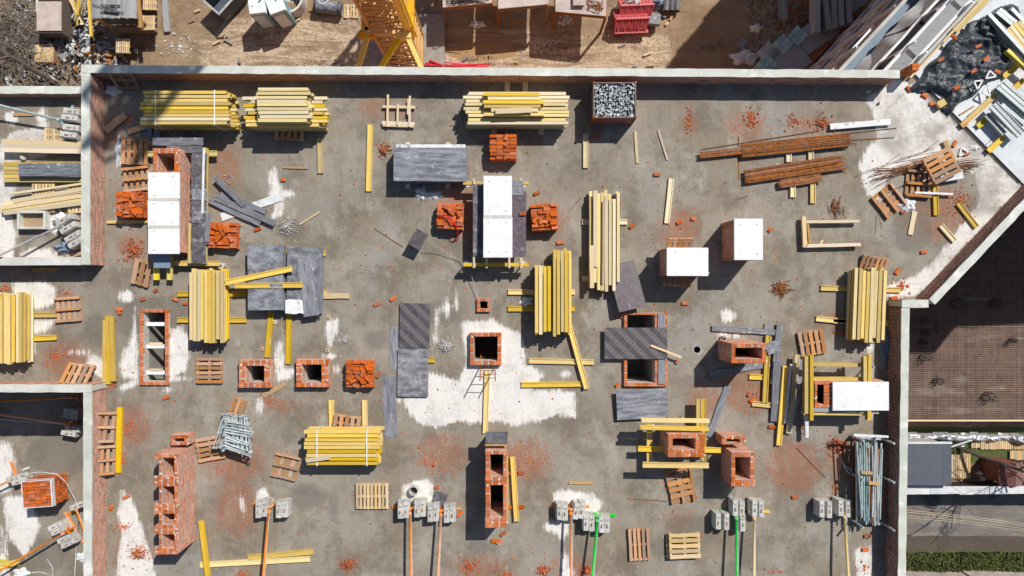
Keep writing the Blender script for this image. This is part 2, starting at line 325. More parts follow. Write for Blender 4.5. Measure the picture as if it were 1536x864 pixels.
def ground_material():
    m, nt, b = _base('site_ground', .95)
    pos = _pos(nt)
    big = _noise(nt, pos, .16, 5, .65); mid = _noise(nt, pos, .9, 6, .7); fine = _noise(nt, pos, 6, 5, .75)
    tr = _noise(nt, _map(nt, pos, (.22, .95, 1)), 1.0, 7, .74, 1.4)
    c = _mix(nt, _ramp(nt, big, .35, .65), (.285, .195, .115), (.40, .295, .19))
    c = _mix(nt, _ramp(nt, mid, .35, .72), c, (.215, .145, .088))
    c = _mix(nt, _math(nt, 'MULTIPLY', _ramp(nt, _noise(nt, _map(nt, pos, (.35, 1.3, 1)), .9, 7, .78, 2.2), .56, .70), .55), c, (.13, .085, .055))
    # dry pale crust broken along the wheel tracks
    cr = _math(nt, 'MULTIPLY', _ramp(nt, tr, .43, .56), _ramp(nt, fine, .34, .58))
    cr = _math(nt, 'MULTIPLY', cr, _ramp(nt, _attr(nt, 'crust'), -6, 6)); c = _mix(nt, _math(nt, 'MULTIPLY', cr, .85), c, (.64, .51, .37))
    pu = _ramp(nt, _math(nt, 'ADD', _attr(nt, 'puddle'), _math(nt, 'MULTIPLY_ADD', mid, 8, -4)), 0, 2); c = _mix(nt, pu, c, (.36, .225, .11))
    c = _mix(nt, _ramp(nt, _math(nt, 'ADD', _attr(nt, 'mud'), _math(nt, 'MULTIPLY_ADD', mid, 8, -4)), -1, 1), c, (.10, .078, .06))
    # neighbouring street: worn asphalt, wet verge, grass
    asph = _mix(nt, _ramp(nt, _noise(nt, _map(nt, pos, (.5, 1.4, 1)), .6, 6, .7), .35, .68), (.155, .14, .125), (.26, .24, .22))
    asph = _mix(nt, _ramp(nt, _noise(nt, pos, .45, 4, .6), .56, .66), asph, (.085, .085, .09))
    c = _mix(nt, _ramp(nt, _math(nt, 'ADD', _attr(nt, 'road'), _math(nt, 'MULTIPLY_ADD', mid, 6, -3)), -1, 1), c, asph)
    gr = _mix(nt, _ramp(nt, fine, .3, .7), (.045, .068, .016), (.115, .135, .04)); gr = _mix(nt, _ramp(nt, mid, .5, .75), gr, (.15, .11, .06))
    c = _mix(nt, _ramp(nt, _math(nt, 'ADD', _attr(nt, 'grass'), _math(nt, 'MULTIPLY_ADD', mid, 8, -4)), -1, 1), c, gr)
    # rubble-strewn corner
    ru = _ramp(nt, _math(nt, 'ADD', _attr(nt, 'litter'), _math(nt, 'MULTIPLY_ADD', mid, 10, -5)), -4, 4)
    lit = _mix(nt, _ramp(nt, _noise(nt, pos, 3.2, 6, .8), .40, .62), (.10, .06, .038), (.36, .29, .21)); c = _mix(nt, _math(nt, 'MULTIPLY', ru, .8), c, lit)
    nt.links.new(c, b.inputs['Base Color']); _bump(nt, b, _math(nt, 'ADD', _math(nt, 'ADD', mid, _math(nt, 'MULTIPLY', fine, .35)), _math(nt, 'MULTIPLY', tr, 1.0)), .6, .15)
    return m
M['ground'] = ground_material()
# street level: one sheet to the horizon, fine where the photograph looks
def ground():
    def axis(lo, hi, st, far): return np.concatenate([-np.geomspace(far, -lo + 2, 14), np.arange(lo, hi + st / 2, st), np.geomspace(hi + 2, far, 14)])
    xs = axis(-34, 36, .25, 900); ys = axis(-20, 22, .25, 900)
    X, Y = np.meshgrid(xs, ys); k = mpp(GZ); px = X / k + CX; py = CY - Y / k
    F = dict(crust=shape_field(px, py, [[(300, 30), (400, 25), (520, 20), (560, 60), (700, 45), (900, 45), (1010, 55), (1000, 130), (300, 130)]]),
             puddle=shape_field(px, py, [(720, 78, 60, 14), (670, 72, 30, 10), (705, 82, 26, 12)]),
             road=shape_field(px, py, [[(1330, 742), (1600, 742), (1600, 804), (1330, 804)]]),
             mud=shape_field(px, py, [[(1330, 798), (1600, 798), (1600, 830), (1330, 830)]]),
             grass=shape_field(px, py, [[(1330, 826), (1900, 826), (1900, 1000), (1330, 1000)], [(1330, 640), (1600, 640), (1600, 700), (1330, 690)], (10, 25, 14, 12), (30, 75, 9, 8)]),
             litter=shape_field(px, py, [[(-80, -80), (150, -80), (170, 40), (215, 60), (215, 100), (130, 160), (-80, 160)], [(1090, -40), (1300, -40), (1250, 130), (1090, 130), (1130, 50)]]))
    z = GZ + .05 * np.sin(X * .9 + Y * 1.7) * np.cos(Y * 2.1 - X * .4) * (np.abs(X) < 34) * (np.abs(Y) < 20)
    me = grid_mesh('ground', xs, ys, z, fields=F); me.materials.append(M['ground'])
    o = inst('ground', me, (0, 0, 0)); tag(o, 'muddy building site ground with wheel tracks around the building', kind='structure')
ground()
# ---- openings through the roof deck (world rectangles filled in by the ducts further down)
DECK = [(128, 104), (1352, 106), (1372, 108), (1540, 272), (1540, 296), (1390, 456), (1360, 456), (1352, 900), (131, 900), (131, 583), (-60, 583), (-60, 392), (128, 392)]
FROST = [
 [(603, 600), (648, 558), (690, 572), (700, 548), (692, 505), (697, 484), (735, 478), (760, 490), (785, 502), (787, 545), (806, 555), (816, 563), (800, 585), (862, 588), (863, 625), (838, 622), (800, 632), (775, 640), (740, 630), (705, 637), (690, 630), (655, 642), (632, 636), (615, 620)],
 (670, 462, 5, 12), (655, 488, 4, 18), (685, 452, 3, 10), (848, 561, 8, 5), (592, 600, 8, 6),
 [(1300, 150), (1345, 118), (1372, 130), (1536, 282), (1500, 312), (1470, 345), (1440, 375), (1400, 425), (1365, 446), (1330, 446), (1326, 430), (1370, 415), (1408, 385), (1432, 350), (1450, 325), (1470, 300), (1462, 262), (1430, 240), (1395, 250), (1350, 250), (1330, 262), (1322, 300), (1300, 292), (1288, 252), (1300, 222), (1318, 205), (1312, 180)],
 [(20, 424), (60, 422), (85, 432), (84, 452), (60, 462), (44, 470), (20, 466)], [(30, 480), (82, 480), (72, 496), (50, 502), (55, 532), (38, 542), (30, 530)],
 [(136, 532), (145, 530), (158, 545), (156, 568), (142, 560), (128, 546)], [(205, 478), (208, 570), (182, 566), (178, 548), (192, 515)], [(256, 492), (272, 488), (284, 510), (280, 560), (256, 564)], (268, 568, 16, 4), (194, 578, 12, 4, -20), (190, 444, 11, 9), (252, 585, 5, 4), (203, 480, 2, 14), (120, 529, 8, 3),
 [(405, 258), (411, 250), (422, 285), (438, 288), (442, 292), (426, 300), (424, 322), (408, 328), (414, 302), (403, 292)],
 [(489, 482), (506, 480), (500, 520), (487, 518)], (498, 534, 9, 4, -10), (420, 540, 7, 24), [(413, 552), (440, 554), (436, 566), (416, 574)], (505, 556, 5, 9), (357, 515, 2, 5), (390, 607, 7, 10),
 [(384, 738), (395, 732), (410, 750), (404, 758), (384, 755)], (364, 752, 3, 12), [(606, 728), (622, 722), (640, 718), (652, 728), (648, 745), (660, 760), (600, 758)], [(828, 742), (842, 734), (870, 738), (890, 742), (905, 756), (898, 770), (832, 764)], [(818, 782), (858, 778), (856, 800), (846, 810), (832, 798), (818, 795)], (846, 845, 6, 14), (850, 862, 10, 10),
 [(186, 738), (200, 750), (212, 790), (232, 845), (232, 880), (176, 880), (180, 800), (178, 760)], [(1284, 826), (1308, 818), (1310, 880), (1284, 880)], (1092, 474, 11, 10), (1086, 502, 9, 5), (1105, 503, 4, 4), (620, 742, 16, 14), (1168, 250, 3, 3),
 (1305, 490, 6, 60), (1307, 580, 8, 40)]
DUST = [(200, 370, 40, 40, 0), (560, 160, 45, 34), (350, 690, 70, 55), (420, 610, 60, 30), (200, 640, 50, 50), (600, 165, 40, 30), (1400, 320, 75, 60), (1165, 385, 22, 40), (1120, 190, 60, 40), (1210, 190, 60, 35), (1035, 185, 30, 40), (660, 680, 60, 50), (790, 690, 60, 50), (1270, 690, 50, 50), (100, 540, 60, 45), (340, 250, 40, 60), (880, 210, 40, 25), (750, 215, 40, 30), (700, 320, 60, 60), (820, 330, 50, 45), (1060, 600, 50, 45), (1130, 580, 80, 60), (1250, 480, 40, 30), (720, 850, 90, 35), (860, 850, 80, 35), (520, 850, 40, 25), (200, 830, 50, 40), (1350, 440, 40, 30), (1020, 340, 50, 50), (160, 200, 45, 40), (1020, 780, 60, 30), (1160, 860, 60, 20), (1190, 700, 60, 60), (355, 760, 50, 70)]
STAIN = [(460, 745, 34, 22), (500, 760, 10, 28), (540, 750, 12, 24), (720, 820, 26, 14), (1368, 345, 34, 40), (1160, 410, 20, 16), (1010, 820, 60, 16), (1050, 800, 30, 20), (1100, 860, 16, 22), (565, 510, 22, 16), (145, 495, 22, 30), (1390, 300, 26, 18), (440, 345, 26, 18), (1030, 790, 40, 20), (660, 470, 40, 20), (235, 480, 70, 40), (700, 790, 14, 12), (1120, 820, 20, 40)]
HOLES = []
THIN = [[(1310, 140), (1560, 100), (1560, 320), (1440, 330), (1310, 215)], (1420, 400, 30, 40), (1307, 560, 20, 110), (60, 250, 80, 60)]
def floor(name, label, x0, x1, y0, y1, z, st, poly, frost, dust, stain):
    xs = np.arange(x0, x1 + st / 2, st); ys = np.arange(y0, y1 + st / 2, st)
    X, Y = np.meshgrid(xs, ys); k = mpp(z); px = X / k + CX; py = CY - Y / k
    F = dict(frost=shape_field(px, py, frost), dust=shape_field(px, py, dust), stain=shape_field(px, py, stain), thin=shape_field(px, py, THIN))
    xc = (xs[:-1] + xs[1:]) / 2; yc = (ys[:-1] + ys[1:]) / 2; XC, YC = np.meshgrid(xc, yc)
    keep = sd_poly(XC / k + CX, CY - YC / k, poly) > 0 if poly else np.ones(XC.shape, bool)
    for a, b_, c, d in HOLES: keep &= ~((XC > a) & (XC < c) & (YC > b_) & (YC < d))
    me = grid_mesh(name, xs, ys, z, keep, F); me.materials.append(M['slab'])
    o = inst(name, me, (0, 0, 0)); tag(o, label, kind='structure'); return o
# ---------------------------------------------------------------- brick parapets
def brick_courses(mb, x0, x1, y, nrm, z0, z1, off0=0.0, th=.03, L=.25, Hc=.064, g=.024):
    """bricks on one face of a wall running along local x; nrm = +-1 outward side in y"""
    z = z0; row = 0
    while z + Hc <= z1 + 1e-6:
        x = x0 - (L / 2 if row % 2 else 0) + off0
        while x < x1:
            a, b_ = max(x, x0), min(x + L, x1)
            if b_ - a > .04:
                d = R(0, .006); mb.box((a + b_) / 2, y + nrm * (th / 2 + d - .012), z + Hc / 2, b_ - a, th, Hc)
            x += L + g
        z += Hc + g; row += 1
def parapet(pxa, pxb, tpx, label, z0=0.0, z1=.92, side=1, faces=(1, -1), bm='brick_wall', capz=.05, ends=(0, 0)):
    """straight wall; pxa, pxb = photo pixels of one long edge of its top; tpx = thickness, to the right of a->b when side=1"""
    a = Vector(P(*pxa, z1)); b = Vector(P(*pxb, z1)); d = b - a; L = math.hypot(d.x, d.y); rz = math.atan2(d.y, d.x); t = tpx * mpp(z1)
    n = Vector((d.y, -d.x, 0)).normalized() * side; c = (a + b) / 2 + n * (t / 2)
    o = thing('parapet_wall', label, 'wall', (c.x, c.y, z0), rz)
    h = z1 - z0
    MB().box(0, 0, (h - capz) / 2, L, t - .014, h - capz).build('mortar_core', M['mortar'], o)
    mb = MB()
    for f in faces: brick_courses(mb, -L / 2, L / 2, f * (t / 2 - .02), f, .005, h - capz - .002)
    if mb.v: tag(mb.build('brickwork', M[bm], o), None, kind='stuff')
    # coping poured in lengths with a slightly uneven edge
    mb = MB(); n_ = max(2, int(L / .35)); xs = [-L / 2 - ends[0] + (L + ends[0] + ends[1]) * i / n_ for i in range(n_ + 1)]
    up = []; lo = []
    vs = []
    for x in xs:
        e1, e2, e3 = R(-.012, .012), R(-.012, .012), R(-.006, .006)
        vs += [(x, -t / 2 - .01 + e1, h - capz), (x, -t / 2 - .01 + e1, h + e3), (x, t / 2 + .01 + e2, h + e3), (x, t / 2 + .01 + e2, h - capz)]
    fs = []
    for i in range(n_):
        q = 4 * i
        for k in range(4): k2 = (k + 1) % 4; fs.append((q + k, q + 4 + k, q + 4 + k2, q + k2))
    fs += [(0, 1, 2, 3), (4 * n_ + 3, 4 * n_ + 2, 4 * n_ + 1, 4 * n_)]
    mb.add(vs, fs).build('coping', M['cap'], o)
    return o
parapet((122, 97.5), (1350, 105.5), 11, 'long brick parapet with pale coping facing the muddy yard and crane', side=1)
parapet((122, 109.6), (122, 397), 12.5, 'short brick parapet between the timber bay and the strapped timber bundle', side=-1, z0=0)
parapet((0 - 60, 129.5), (121, 129.5), 10.5, 'low parapet behind the timber bay beside the rubbish corner', z0=.40, faces=(1, -1))
parapet((-60, 386), (121, 386), 11.5, 'brick parapet whose shadow falls toward the half hidden beam stack', z0=0)
parapet((-60, 577), (137.5, 577), 11, 'parapet above the sunken bay with the wrapped brick pallet', z0=0)
parapet((125.4, 589), (125.4, 900), 12, 'brick parapet beside the chimney with open cells and the sunken bay', side=-1, z0=0)
parapet((1353, 462), (1347, 900), 11, 'brown brick parapet beside the tube rack and the neighbouring roof', side=-1, bm='brick_dark', z0=0)
parapet((1353, 450), (1393, 450), 11, 'short brown parapet return at the foot of the slanting wall', bm='brick_dark', z0=0)
parapet((1394.5, 449), (1690, 136), 11, 'slanting brown brick parapet beside the rebar mat', bm='brick_dark', z0=0)
# brick end of the yard parapet, course by course
o = thing('wall_end', 'stepped orange brick end of the long yard parapet', 'wall', P(1354, 111, 0))
for i in range(10):
    for j in range(2): MB().box(.02 + R(-.01, .01) + i * -.004, -.07 + .135 * j, .045 + i * .087, .25, .12, .075).build('brick', M['brick'], o)
# ---------------------------------------------------------------- body of the building under the deck
def body():
    mb = MB(); mb.prism([P(x, y)[:2] for x, y in [(131, 108), (1352, 114), (1356, 128), (1520, 282), (1530, 300), (1390, 450), (1350, 450), (1340, 900), (150, 900), (150, 590), (-60, 590), (-60, 400), (150, 400)]], GZ - .2, -3.2)
    o = thing('apartment_building', 'brick apartment building under construction below the roof deck', 'building', (0, 0, GZ))
    b = mb.build('storeys', M['brick_wall'], o); b.location = (0, 0, -GZ)
    # deck edge: outer skin between roof and the storeys below
    pts = [P(x, y)[:2] for x, y in [(-60, 400), (128, 400), (128, 106), (1352, 112), (1356, 126), (1524, 280), (1534, 298), (1390, 452), (1354, 452), (1346, 900)]]
    mb = MB()
    for i in range(len(pts) - 1): mb.bar((*pts[i], -1.62), (*pts[i + 1], -1.62), .2, 3.1)
    b = mb.build('top_storey_wall', M['brick_wall'], o); b.location = (0, 0, -GZ)
body()
floor('bay_floor', 'raised timber bay floor west of the deck', -26, -15.8, 1.0, 7.4, .40, .1, None,
      [[(5, 210), (30, 195), (70, 185), (75, 200), (70, 235), (20, 250), (-20, 245)], (18, 178, 12, 10), (62, 172, 7, 10), [(-40, 250), (30, 260), (15, 320), (25, 350), (20, 395), (-40, 395)], (85, 335, 18, 14), (60, 385, 30, 14)], [(10, 180, 20, 30)], [(40, 340, 14, 40)])
floor('sunken_bay_floor', 'sunken bay floor one storey below the deck', -28, -14.2, -18, -2.6, -2.6, .1, None,
      [[(5, 745), (45, 745), (60, 790), (40, 840), (10, 800)], (0, 700, 22, 40), (5, 860, 8, 60)], [(40, 660, 20, 20)], [(50, 830, 60, 30), (90, 680, 50, 40)])
o = MB().box(0, 0, 0, .28, 15.0, 3.195).build('retaining_wall', M['brick_wall'], None, (-15.72, -11.1, -1.6)); tag(o, 'brick wall lining the sunken bay under the parapet', 'wall')
o = MB().box(0, 0, 0, 10, .28, 3.195).build('retaining_wall', M['brick_wall'], None, (-20.75, -3.73, -1.6)); tag(o, 'shaded brick wall at the back of the sunken bay', 'wall')
# ---------------------------------------------------------------- shared pieces
def brick_mesh(L=.25, W=.12, T=.075, c=.006):
    bm = bmesh.new(); bmesh.ops.create_cube(bm, size=1.0)
    for v in bm.verts: v.co = Vector((v.co.x * L, v.co.y * W, v.co.z * T)) + Vector((R(-1, 1), R(-1, 1), R(-1, 1))) * .003
    bmesh.ops.bevel(bm, geom=bm.edges[:], offset=c, segments=1, affect='EDGES')
    me = bpy.data.meshes.new('brick'); bm.to_mesh(me); bm.free(); return me
def with_mat(me, m): me = me.copy(); me.materials.clear(); me.materials.append(m); return me
_b = [brick_mesh() for _ in range(4)]
BR = [with_mat(m, M['brick']) for m in _b]; BRN = [with_mat(m, M['brick_new']) for m in _b]
def half_brick():
    me = random.choice(_b).copy()
    for v in me.vertices:
        if v.co.x > 0: v.co.x = v.co.x * .25 + R(-.02, .02)
    me.materials.append(M['brick_new']); return me
HALF = [half_brick() for _ in range(3)]
def h_beam(lying):
    """solid-web timber formwork beam of unit length along x (H section)"""
    if lying: hw, hh, fl, web = .10, .045, .035, .016; pts = [(-hw, -hh), (-hw + fl, -hh), (-hw + fl, -web), (hw - fl, -web), (hw - fl, -hh), (hw, -hh), (hw, hh), (hw - fl, hh), (hw - fl, web), (-hw + fl, web), (-hw + fl, hh), (-hw, hh)]
    else: hw, hh, fl, web = .066, .10, .04, .018; pts = [(-hw, -hh), (hw, -hh), (hw, -hh + fl), (web, -hh + fl), (web, hh - fl), (hw, hh - fl), (hw, hh), (-hw, hh), (-hw, hh - fl), (-web, hh - fl), (-web, -hh + fl), (-hw, -hh + fl)]
    n = len(pts); vs = []; N = 2
    for k in range(N + 1):
        x = -.5 + k / N
        vs += [(x, p[0], p[1]) for p in pts]
    fs = [tuple(range(n))[::-1], tuple(range(N * n, N * n + n))]
    for k in range(N):
        for i in range(n): j = (i + 1) % n; fs.append((k * n + i, k * n + j, k * n + n + j, k * n + n + i))
    return MB().add(vs, fs)
_hl, _hs = h_beam(True), h_beam(False)
BEAM = {(k, m): (_hl if k == 'lying' else _hs).mesh('formwork_beam', M[m]) for k in ('lying', 'standing') for m in ('beam', 'beam_pale', 'beam_olive', 'alu')}
def plank_unit(m, bow=.0):
    N = 6; vs = []
    for k in range(N + 1):
        x = -.5 + k / N; b = bow * (1 - 4 * x * x); e = .06
        vs += [(x, -.5 + R(-e, e), -.5 + b), (x, .5 + R(-e, e), -.5 + b), (x, .5 + R(-e, e), .5 + b), (x, -.5 + R(-e, e), .5 + b)]
    fs = [(3, 2, 1, 0), (4 * N, 4 * N + 1, 4 * N + 2, 4 * N + 3)]
    for k in range(N):
        for i in range(4): j = (i + 1) % 4; fs.append((4 * k + i, 4 * k + j, 4 * k + 4 + j, 4 * k + 4 + i))
    me = MB().add(vs, fs).mesh('plank', m); return me
_PL = {}
def PLANK(m):
    if m not in _PL: _PL[m] = [plank_unit(M[m]) for _ in range(3)]
    return random.choice(_PL[m])
def orient(a, b):
    a, b = Vector(a), Vector(b); d = b - a; return (a + b) / 2, (0, -math.asin(max(-1, min(1, d.z / d.length))), math.atan2(d.y, d.x)), d.length
def beam(p0, p1, label, z=.05, z2=None, kind='lying', m='beam', group=None, parent=None, name='formwork_beam', cat='beam'):
    """p0, p1 photo pixels of its ends; z height of its axis"""
    z2 = z if z2 is None else z2
    c, r, L = orient(P(*p0, z), P(*p1, z2))
    o = inst(name, BEAM[(kind, m)], c, r, (L, 1, 1), parent)
    if parent is None: tag(o, label, cat, group)
    return o
def plank(p0, p1, wpx, label, z=.03, z2=None, th=.04, m='plank', group=None, parent=None, name='plank', cat='plank', roll=0.0):
    z2 = z if z2 is None else z2
    c, r, L = orient(P(*p0, z), P(*p1, z2))
    o = inst(name, PLANK(m), c, (roll, r[1], r[2]), (L, wpx * mpp(z), th), parent)
    if parent is None: tag(o, label, cat, group)
    return o
# ---------------------------------------------------------------- pallets
def pallet(cx, cy, wpx, hpx, rot, label, z=0.0, n=5, m='pallet', flip=False, group='wooden pallets on the site', tilt=0.0, axis='x', parent=None):
    """boards run along local y, n of them across local x; stringers run along x. flip = upside down"""
    k = mpp(z); W, D = wpx * k, hpx * k
    x, y, _ = P(cx, cy, z)
    o = thing('wooden_pallet', label, 'pallet', (x, y, z), math.radians(-rot), group) if parent is None else parent
    if tilt:
        o.rotation_mode = 'XYZ'; o.rotation_euler = (math.radians(tilt), 0, math.radians(-rot)) if axis == 'x' else (0, math.radians(tilt), math.radians(-rot))
    zt, zb = (.125, .012) if not flip else (.012, .125)
    bw = W / n * (.74 if not flip else .62)
    for i in range(n):
        xx = -W / 2 + bw / 2 + (W - bw) * i / (n - 1)
        inst('board', PLANK(m), (xx + R(-.008, .008), R(-.01, .01), zt), (0, 0, math.pi / 2 + R(-.012, .012)), (D, bw * R(.92, 1.04), .024), o)
    for yy in (-.5, 0, .5):
        inst('stringer', PLANK(m), (0, yy * (D - .09), .068), (0, 0, R(-.008, .008)), (W * .995, .08, .085), o)
        if flip or yy: inst('bottom_board', PLANK(m), (0, yy * (D - .09), zb), (0, 0, R(-.008, .008)), (W, .095, .022), o)
    return o
def brick_pallet(cx, cy, wpx, hpx, rot, label, layers=6, z=0.0, mess=.3, wrap=False, edge=True):
    k = mpp(z); W, D = wpx * k, hpx * k; x, y, _ = P(cx, cy, z)
    o = thing('brick_pallet', label, 'brick stack', (x, y, z), math.radians(-rot), 'pallets of orange bricks')
    for i in range(5): inst('pallet_board', PLANK('pallet'), (-W / 2 + .06 + (W - .12) * i / 4, 0, .125), (0, 0, math.pi / 2), (D * 1.04, .11, .022), o)
    for yy in (-1, 0, 1): inst('pallet_stringer', PLANK('pallet'), (0, yy * (D / 2 - .05), .06), (0, 0, 0), (W * 1.02, .09, .105), o)
    nx, ny = max(3, round(W / .255)), max(5, round(D / .128)); bz = .137; dx, dy = W / nx, D / ny
    for l in range(layers):
        for i in range(nx):
            for j in range(ny):
                edge_ = i in (0, nx - 1) or j in (0, ny - 1)
                if l < layers - 2 and not edge_: continue
                if l == layers - 1 and R(0, 1) < mess * .42: continue
                jit = .012 if l < layers - 1 else .02
                inst('brick', random.choice(BRN), (-W / 2 + dx * (i + .5) + R(-jit, jit), -D / 2 + dy * (j + .5) + R(-jit, jit) * .6, bz + .038), (R(-.01, .01), R(-.01, .01), R(-.02, .02) + (R(-.5, .5) if l == layers - 1 and R(0, 1) < mess * .3 else 0)), (min(1.0, dx / .253), min(1.0, dy / .124), 1), o)
        bz += .079
    for _ in range(int(8 * mess)):
        inst('brick', random.choice(BRN), (R(-.4, .4) * W, R(-.4, .4) * D, bz + .035), (R(-.1, .1), R(-.1, .1), R(0, 3)), (1, 1, 1), o)
    return o
# ---------------------------------------------------------------- brick ducts rising through the deck
def duct(label, outer, cells, h, tag_group=None, bm='brick_side', name='brick_duct', deep=2.8, hole=True, lumps=True, extra=None):
    """outer, cells: photo-pixel rectangles on top of the duct at height h"""
    def wr(r): a = P(r[0], r[3], h); b = P(r[2], r[1], h); return [a[0], a[1], b[0], b[1]]
    O = wr(outer); C = [wr(c) for c in cells]
    cx, cy = (O[0] + O[2]) / 2, (O[1] + O[3]) / 2
    o = thing(name, label, 'duct', (cx, cy, 0), 0, tag_group)
    loc = lambda r: (r[0] - cx, r[1] - cy, r[2] - cx, r[3] - cy)
    # wall strips: full-width bands above, between and below the cells (or columns if the cells sit side by side), then the sides
    segs = []
    C.sort(key=lambda r: -r[3]); top = O[3]
    for c in C:
        segs.append((O[0], c[3], O[2], top)); segs.append((O[0], c[1], c[0], c[3])); segs.append((c[2], c[1], O[2], c[3])); top = c[1]
    segs.append((O[0], O[1], O[2], top))
    for e in (extra or []): segs.append(wr(e))
    core = MB(); low = MB(); lump = MB()
    nc = max(1, int(round(h / .087))); hc = h / nc
    for s in segs:
        x0, y0, x1, y1 = loc(s); w_, d_ = x1 - x0, y1 - y0
        if w_ < .02 or d_ < .02: continue
        core.box((x0 + x1) / 2, (y0 + y1) / 2, (h - .022) / 2 - .15, w_ - .008, d_ - .008, h - .022 + .3)
        along = w_ >= d_; Ln = w_ if along else d_; th = d_ if along else w_
        rows = max(1, round(th / .14))
        for l in range(nc):
            for r_ in range(rows):
                n = max(1, round(Ln / (.262 if rows == 1 or l % 2 else .262))); st = Ln / n; off = (st / 2 if l % 2 else 0)
                cuts = sorted(set([0.0, Ln] + [min(Ln, max(0, off + st * q)) for q in range(n + 1)]))
                for a, b_ in zip(cuts[:-1], cuts[1:]):
                    if b_ - a < .03: continue
                    g = .026; a += (g / 2 if a > 1e-6 else -.003); b_ -= (g / 2 if b_ < Ln - 1e-6 else -.003)
                    m_ = (a + b_) / 2; t_ = th / rows; tc = t_ * (r_ + .5)
                    px_, py_ = (x0 + m_, y0 + tc) if along else (x0 + tc, y0 + m_)
                    z_ = l * hc + hc / 2
                    if l == nc - 1:
                        inst('brick', random.choice(BR), (px_ + R(-.004, .004), py_ + R(-.004, .004), h - (hc - .012) / 2), (R(-.01, .01), R(-.01, .01), (0 if along else math.pi / 2) + R(-.02, .02)), ((b_ - a) / .25, (t_ - g * .5) / .12, (hc - .012) / .075), o)
                        if lumps and R(0, 1) < .34:
                            q = (px_ + (b_ - a) / 2 * (1 if along else 0), py_ + (b_ - a) / 2 * (0 if along else 1))
                            for _ in range(3): lump.chunk((q[0] + R(-.03, .03), q[1] + R(-.03, .03), h - .008), R(.022, .05), .35)
                    else: low.box(px_, py_, z_, (b_ - a) if along else t_ + R(-.004, .003), (t_ + R(-.004, .003)) if along else (b_ - a), hc - g)
    core.build('mortar_core', M['mortar'], o)
    if low.v: tag(low.build('brickwork', M[bm], o), None, kind='stuff')
    if lump.v: tag(lump.build('mortar_lumps', M['mortar_white'], o), None, kind='stuff')
    if hole:
        for c in C:
            HOLES.append((c[0] - .03, c[1] - .03, c[2] + .03, c[3] + .03)); x0, y0, x1, y1 = loc(c); t = .04
            mb = MB(); zc = -deep / 2 - .004
            mb.box((x0 + x1) / 2, y1 + t / 2 + .03, zc, x1 - x0 + .2, t, deep); mb.box((x0 + x1) / 2, y0 - t / 2 - .03, zc, x1 - x0 + .2, t, deep)
            mb.box(x0 - t / 2 - .03, (y0 + y1) / 2, zc, t, y1 - y0 + .05, deep); mb.box(x1 + t / 2 + .03, (y0 + y1) / 2, zc, t, y1 - y0 + .05, deep)
            mb.box((x0 + x1) / 2, (y0 + y1) / 2, -deep - .05, x1 - x0 + .3, y1 - y0 + .3, .08)
            mb.build('shaft_lining', M['shaft'], o)
    return o
def cover_slab(label, r, z, segs=1, th=.07, m='white', vert=True, group='white cover slabs laid over ducts'):
    """white precast cover lying on top of a duct; r = photo pixels of its top face at height z"""
    a = P(r[0], r[3], z); b = P(r[2], r[1], z); W, D = b[0] - a[0], b[1] - a[1]; cx, cy = (a[0] + b[0]) / 2, (a[1] + b[1]) / 2
    o = thing('cover_slab', label, 'slab', (cx, cy, z - th), 0, group)
    for i in range(segs):
        if vert: d = D / segs; yc = -D / 2 + d * (i + .5); w_, dd = W + R(-.02, .02), d - (.03 if segs > 1 else 0); xc = R(-.01, .01)
        else: w_, dd, xc, yc = W, D, 0, 0
        bm = bmesh.new(); bmesh.ops.create_cube(bm, size=1.0)
        for v in bm.verts: v.co = Vector((v.co.x * w_, v.co.y * dd, v.co.z * th))
        bmesh.ops.bevel(bm, geom=bm.edges[:], offset=.008, segments=2, affect='EDGES')
        me = bpy.data.meshes.new('slab_panel'); bm.to_mesh(me); bm.free(); me.materials.append(M[m])
        pn = inst('slab_panel', me, (xc, yc, th / 2), (0, 0, R(-.004, .004)), (1, 1, 1), o)
        for sx in (-.3, .3):
            for sy in (-.36, .36):
                q = MB(); q.box(0, 0, 0, .07, .03, .004); q.tube([(-.03, 0, 0), (-.02, 0, .012), (.02, 0, .012), (.03, 0, 0)], .005, 5)
                q.build('lifting_loop', M['gravel'], pn, (sx * w_, sy * dd, th / 2 + .002))
        if i: MB().box(0, 0, 0, W * .985, .12, .012).build('mortar_joint', M['mortar'], o, (0, yc - dd / 2 - .015, th + .002))
    return o
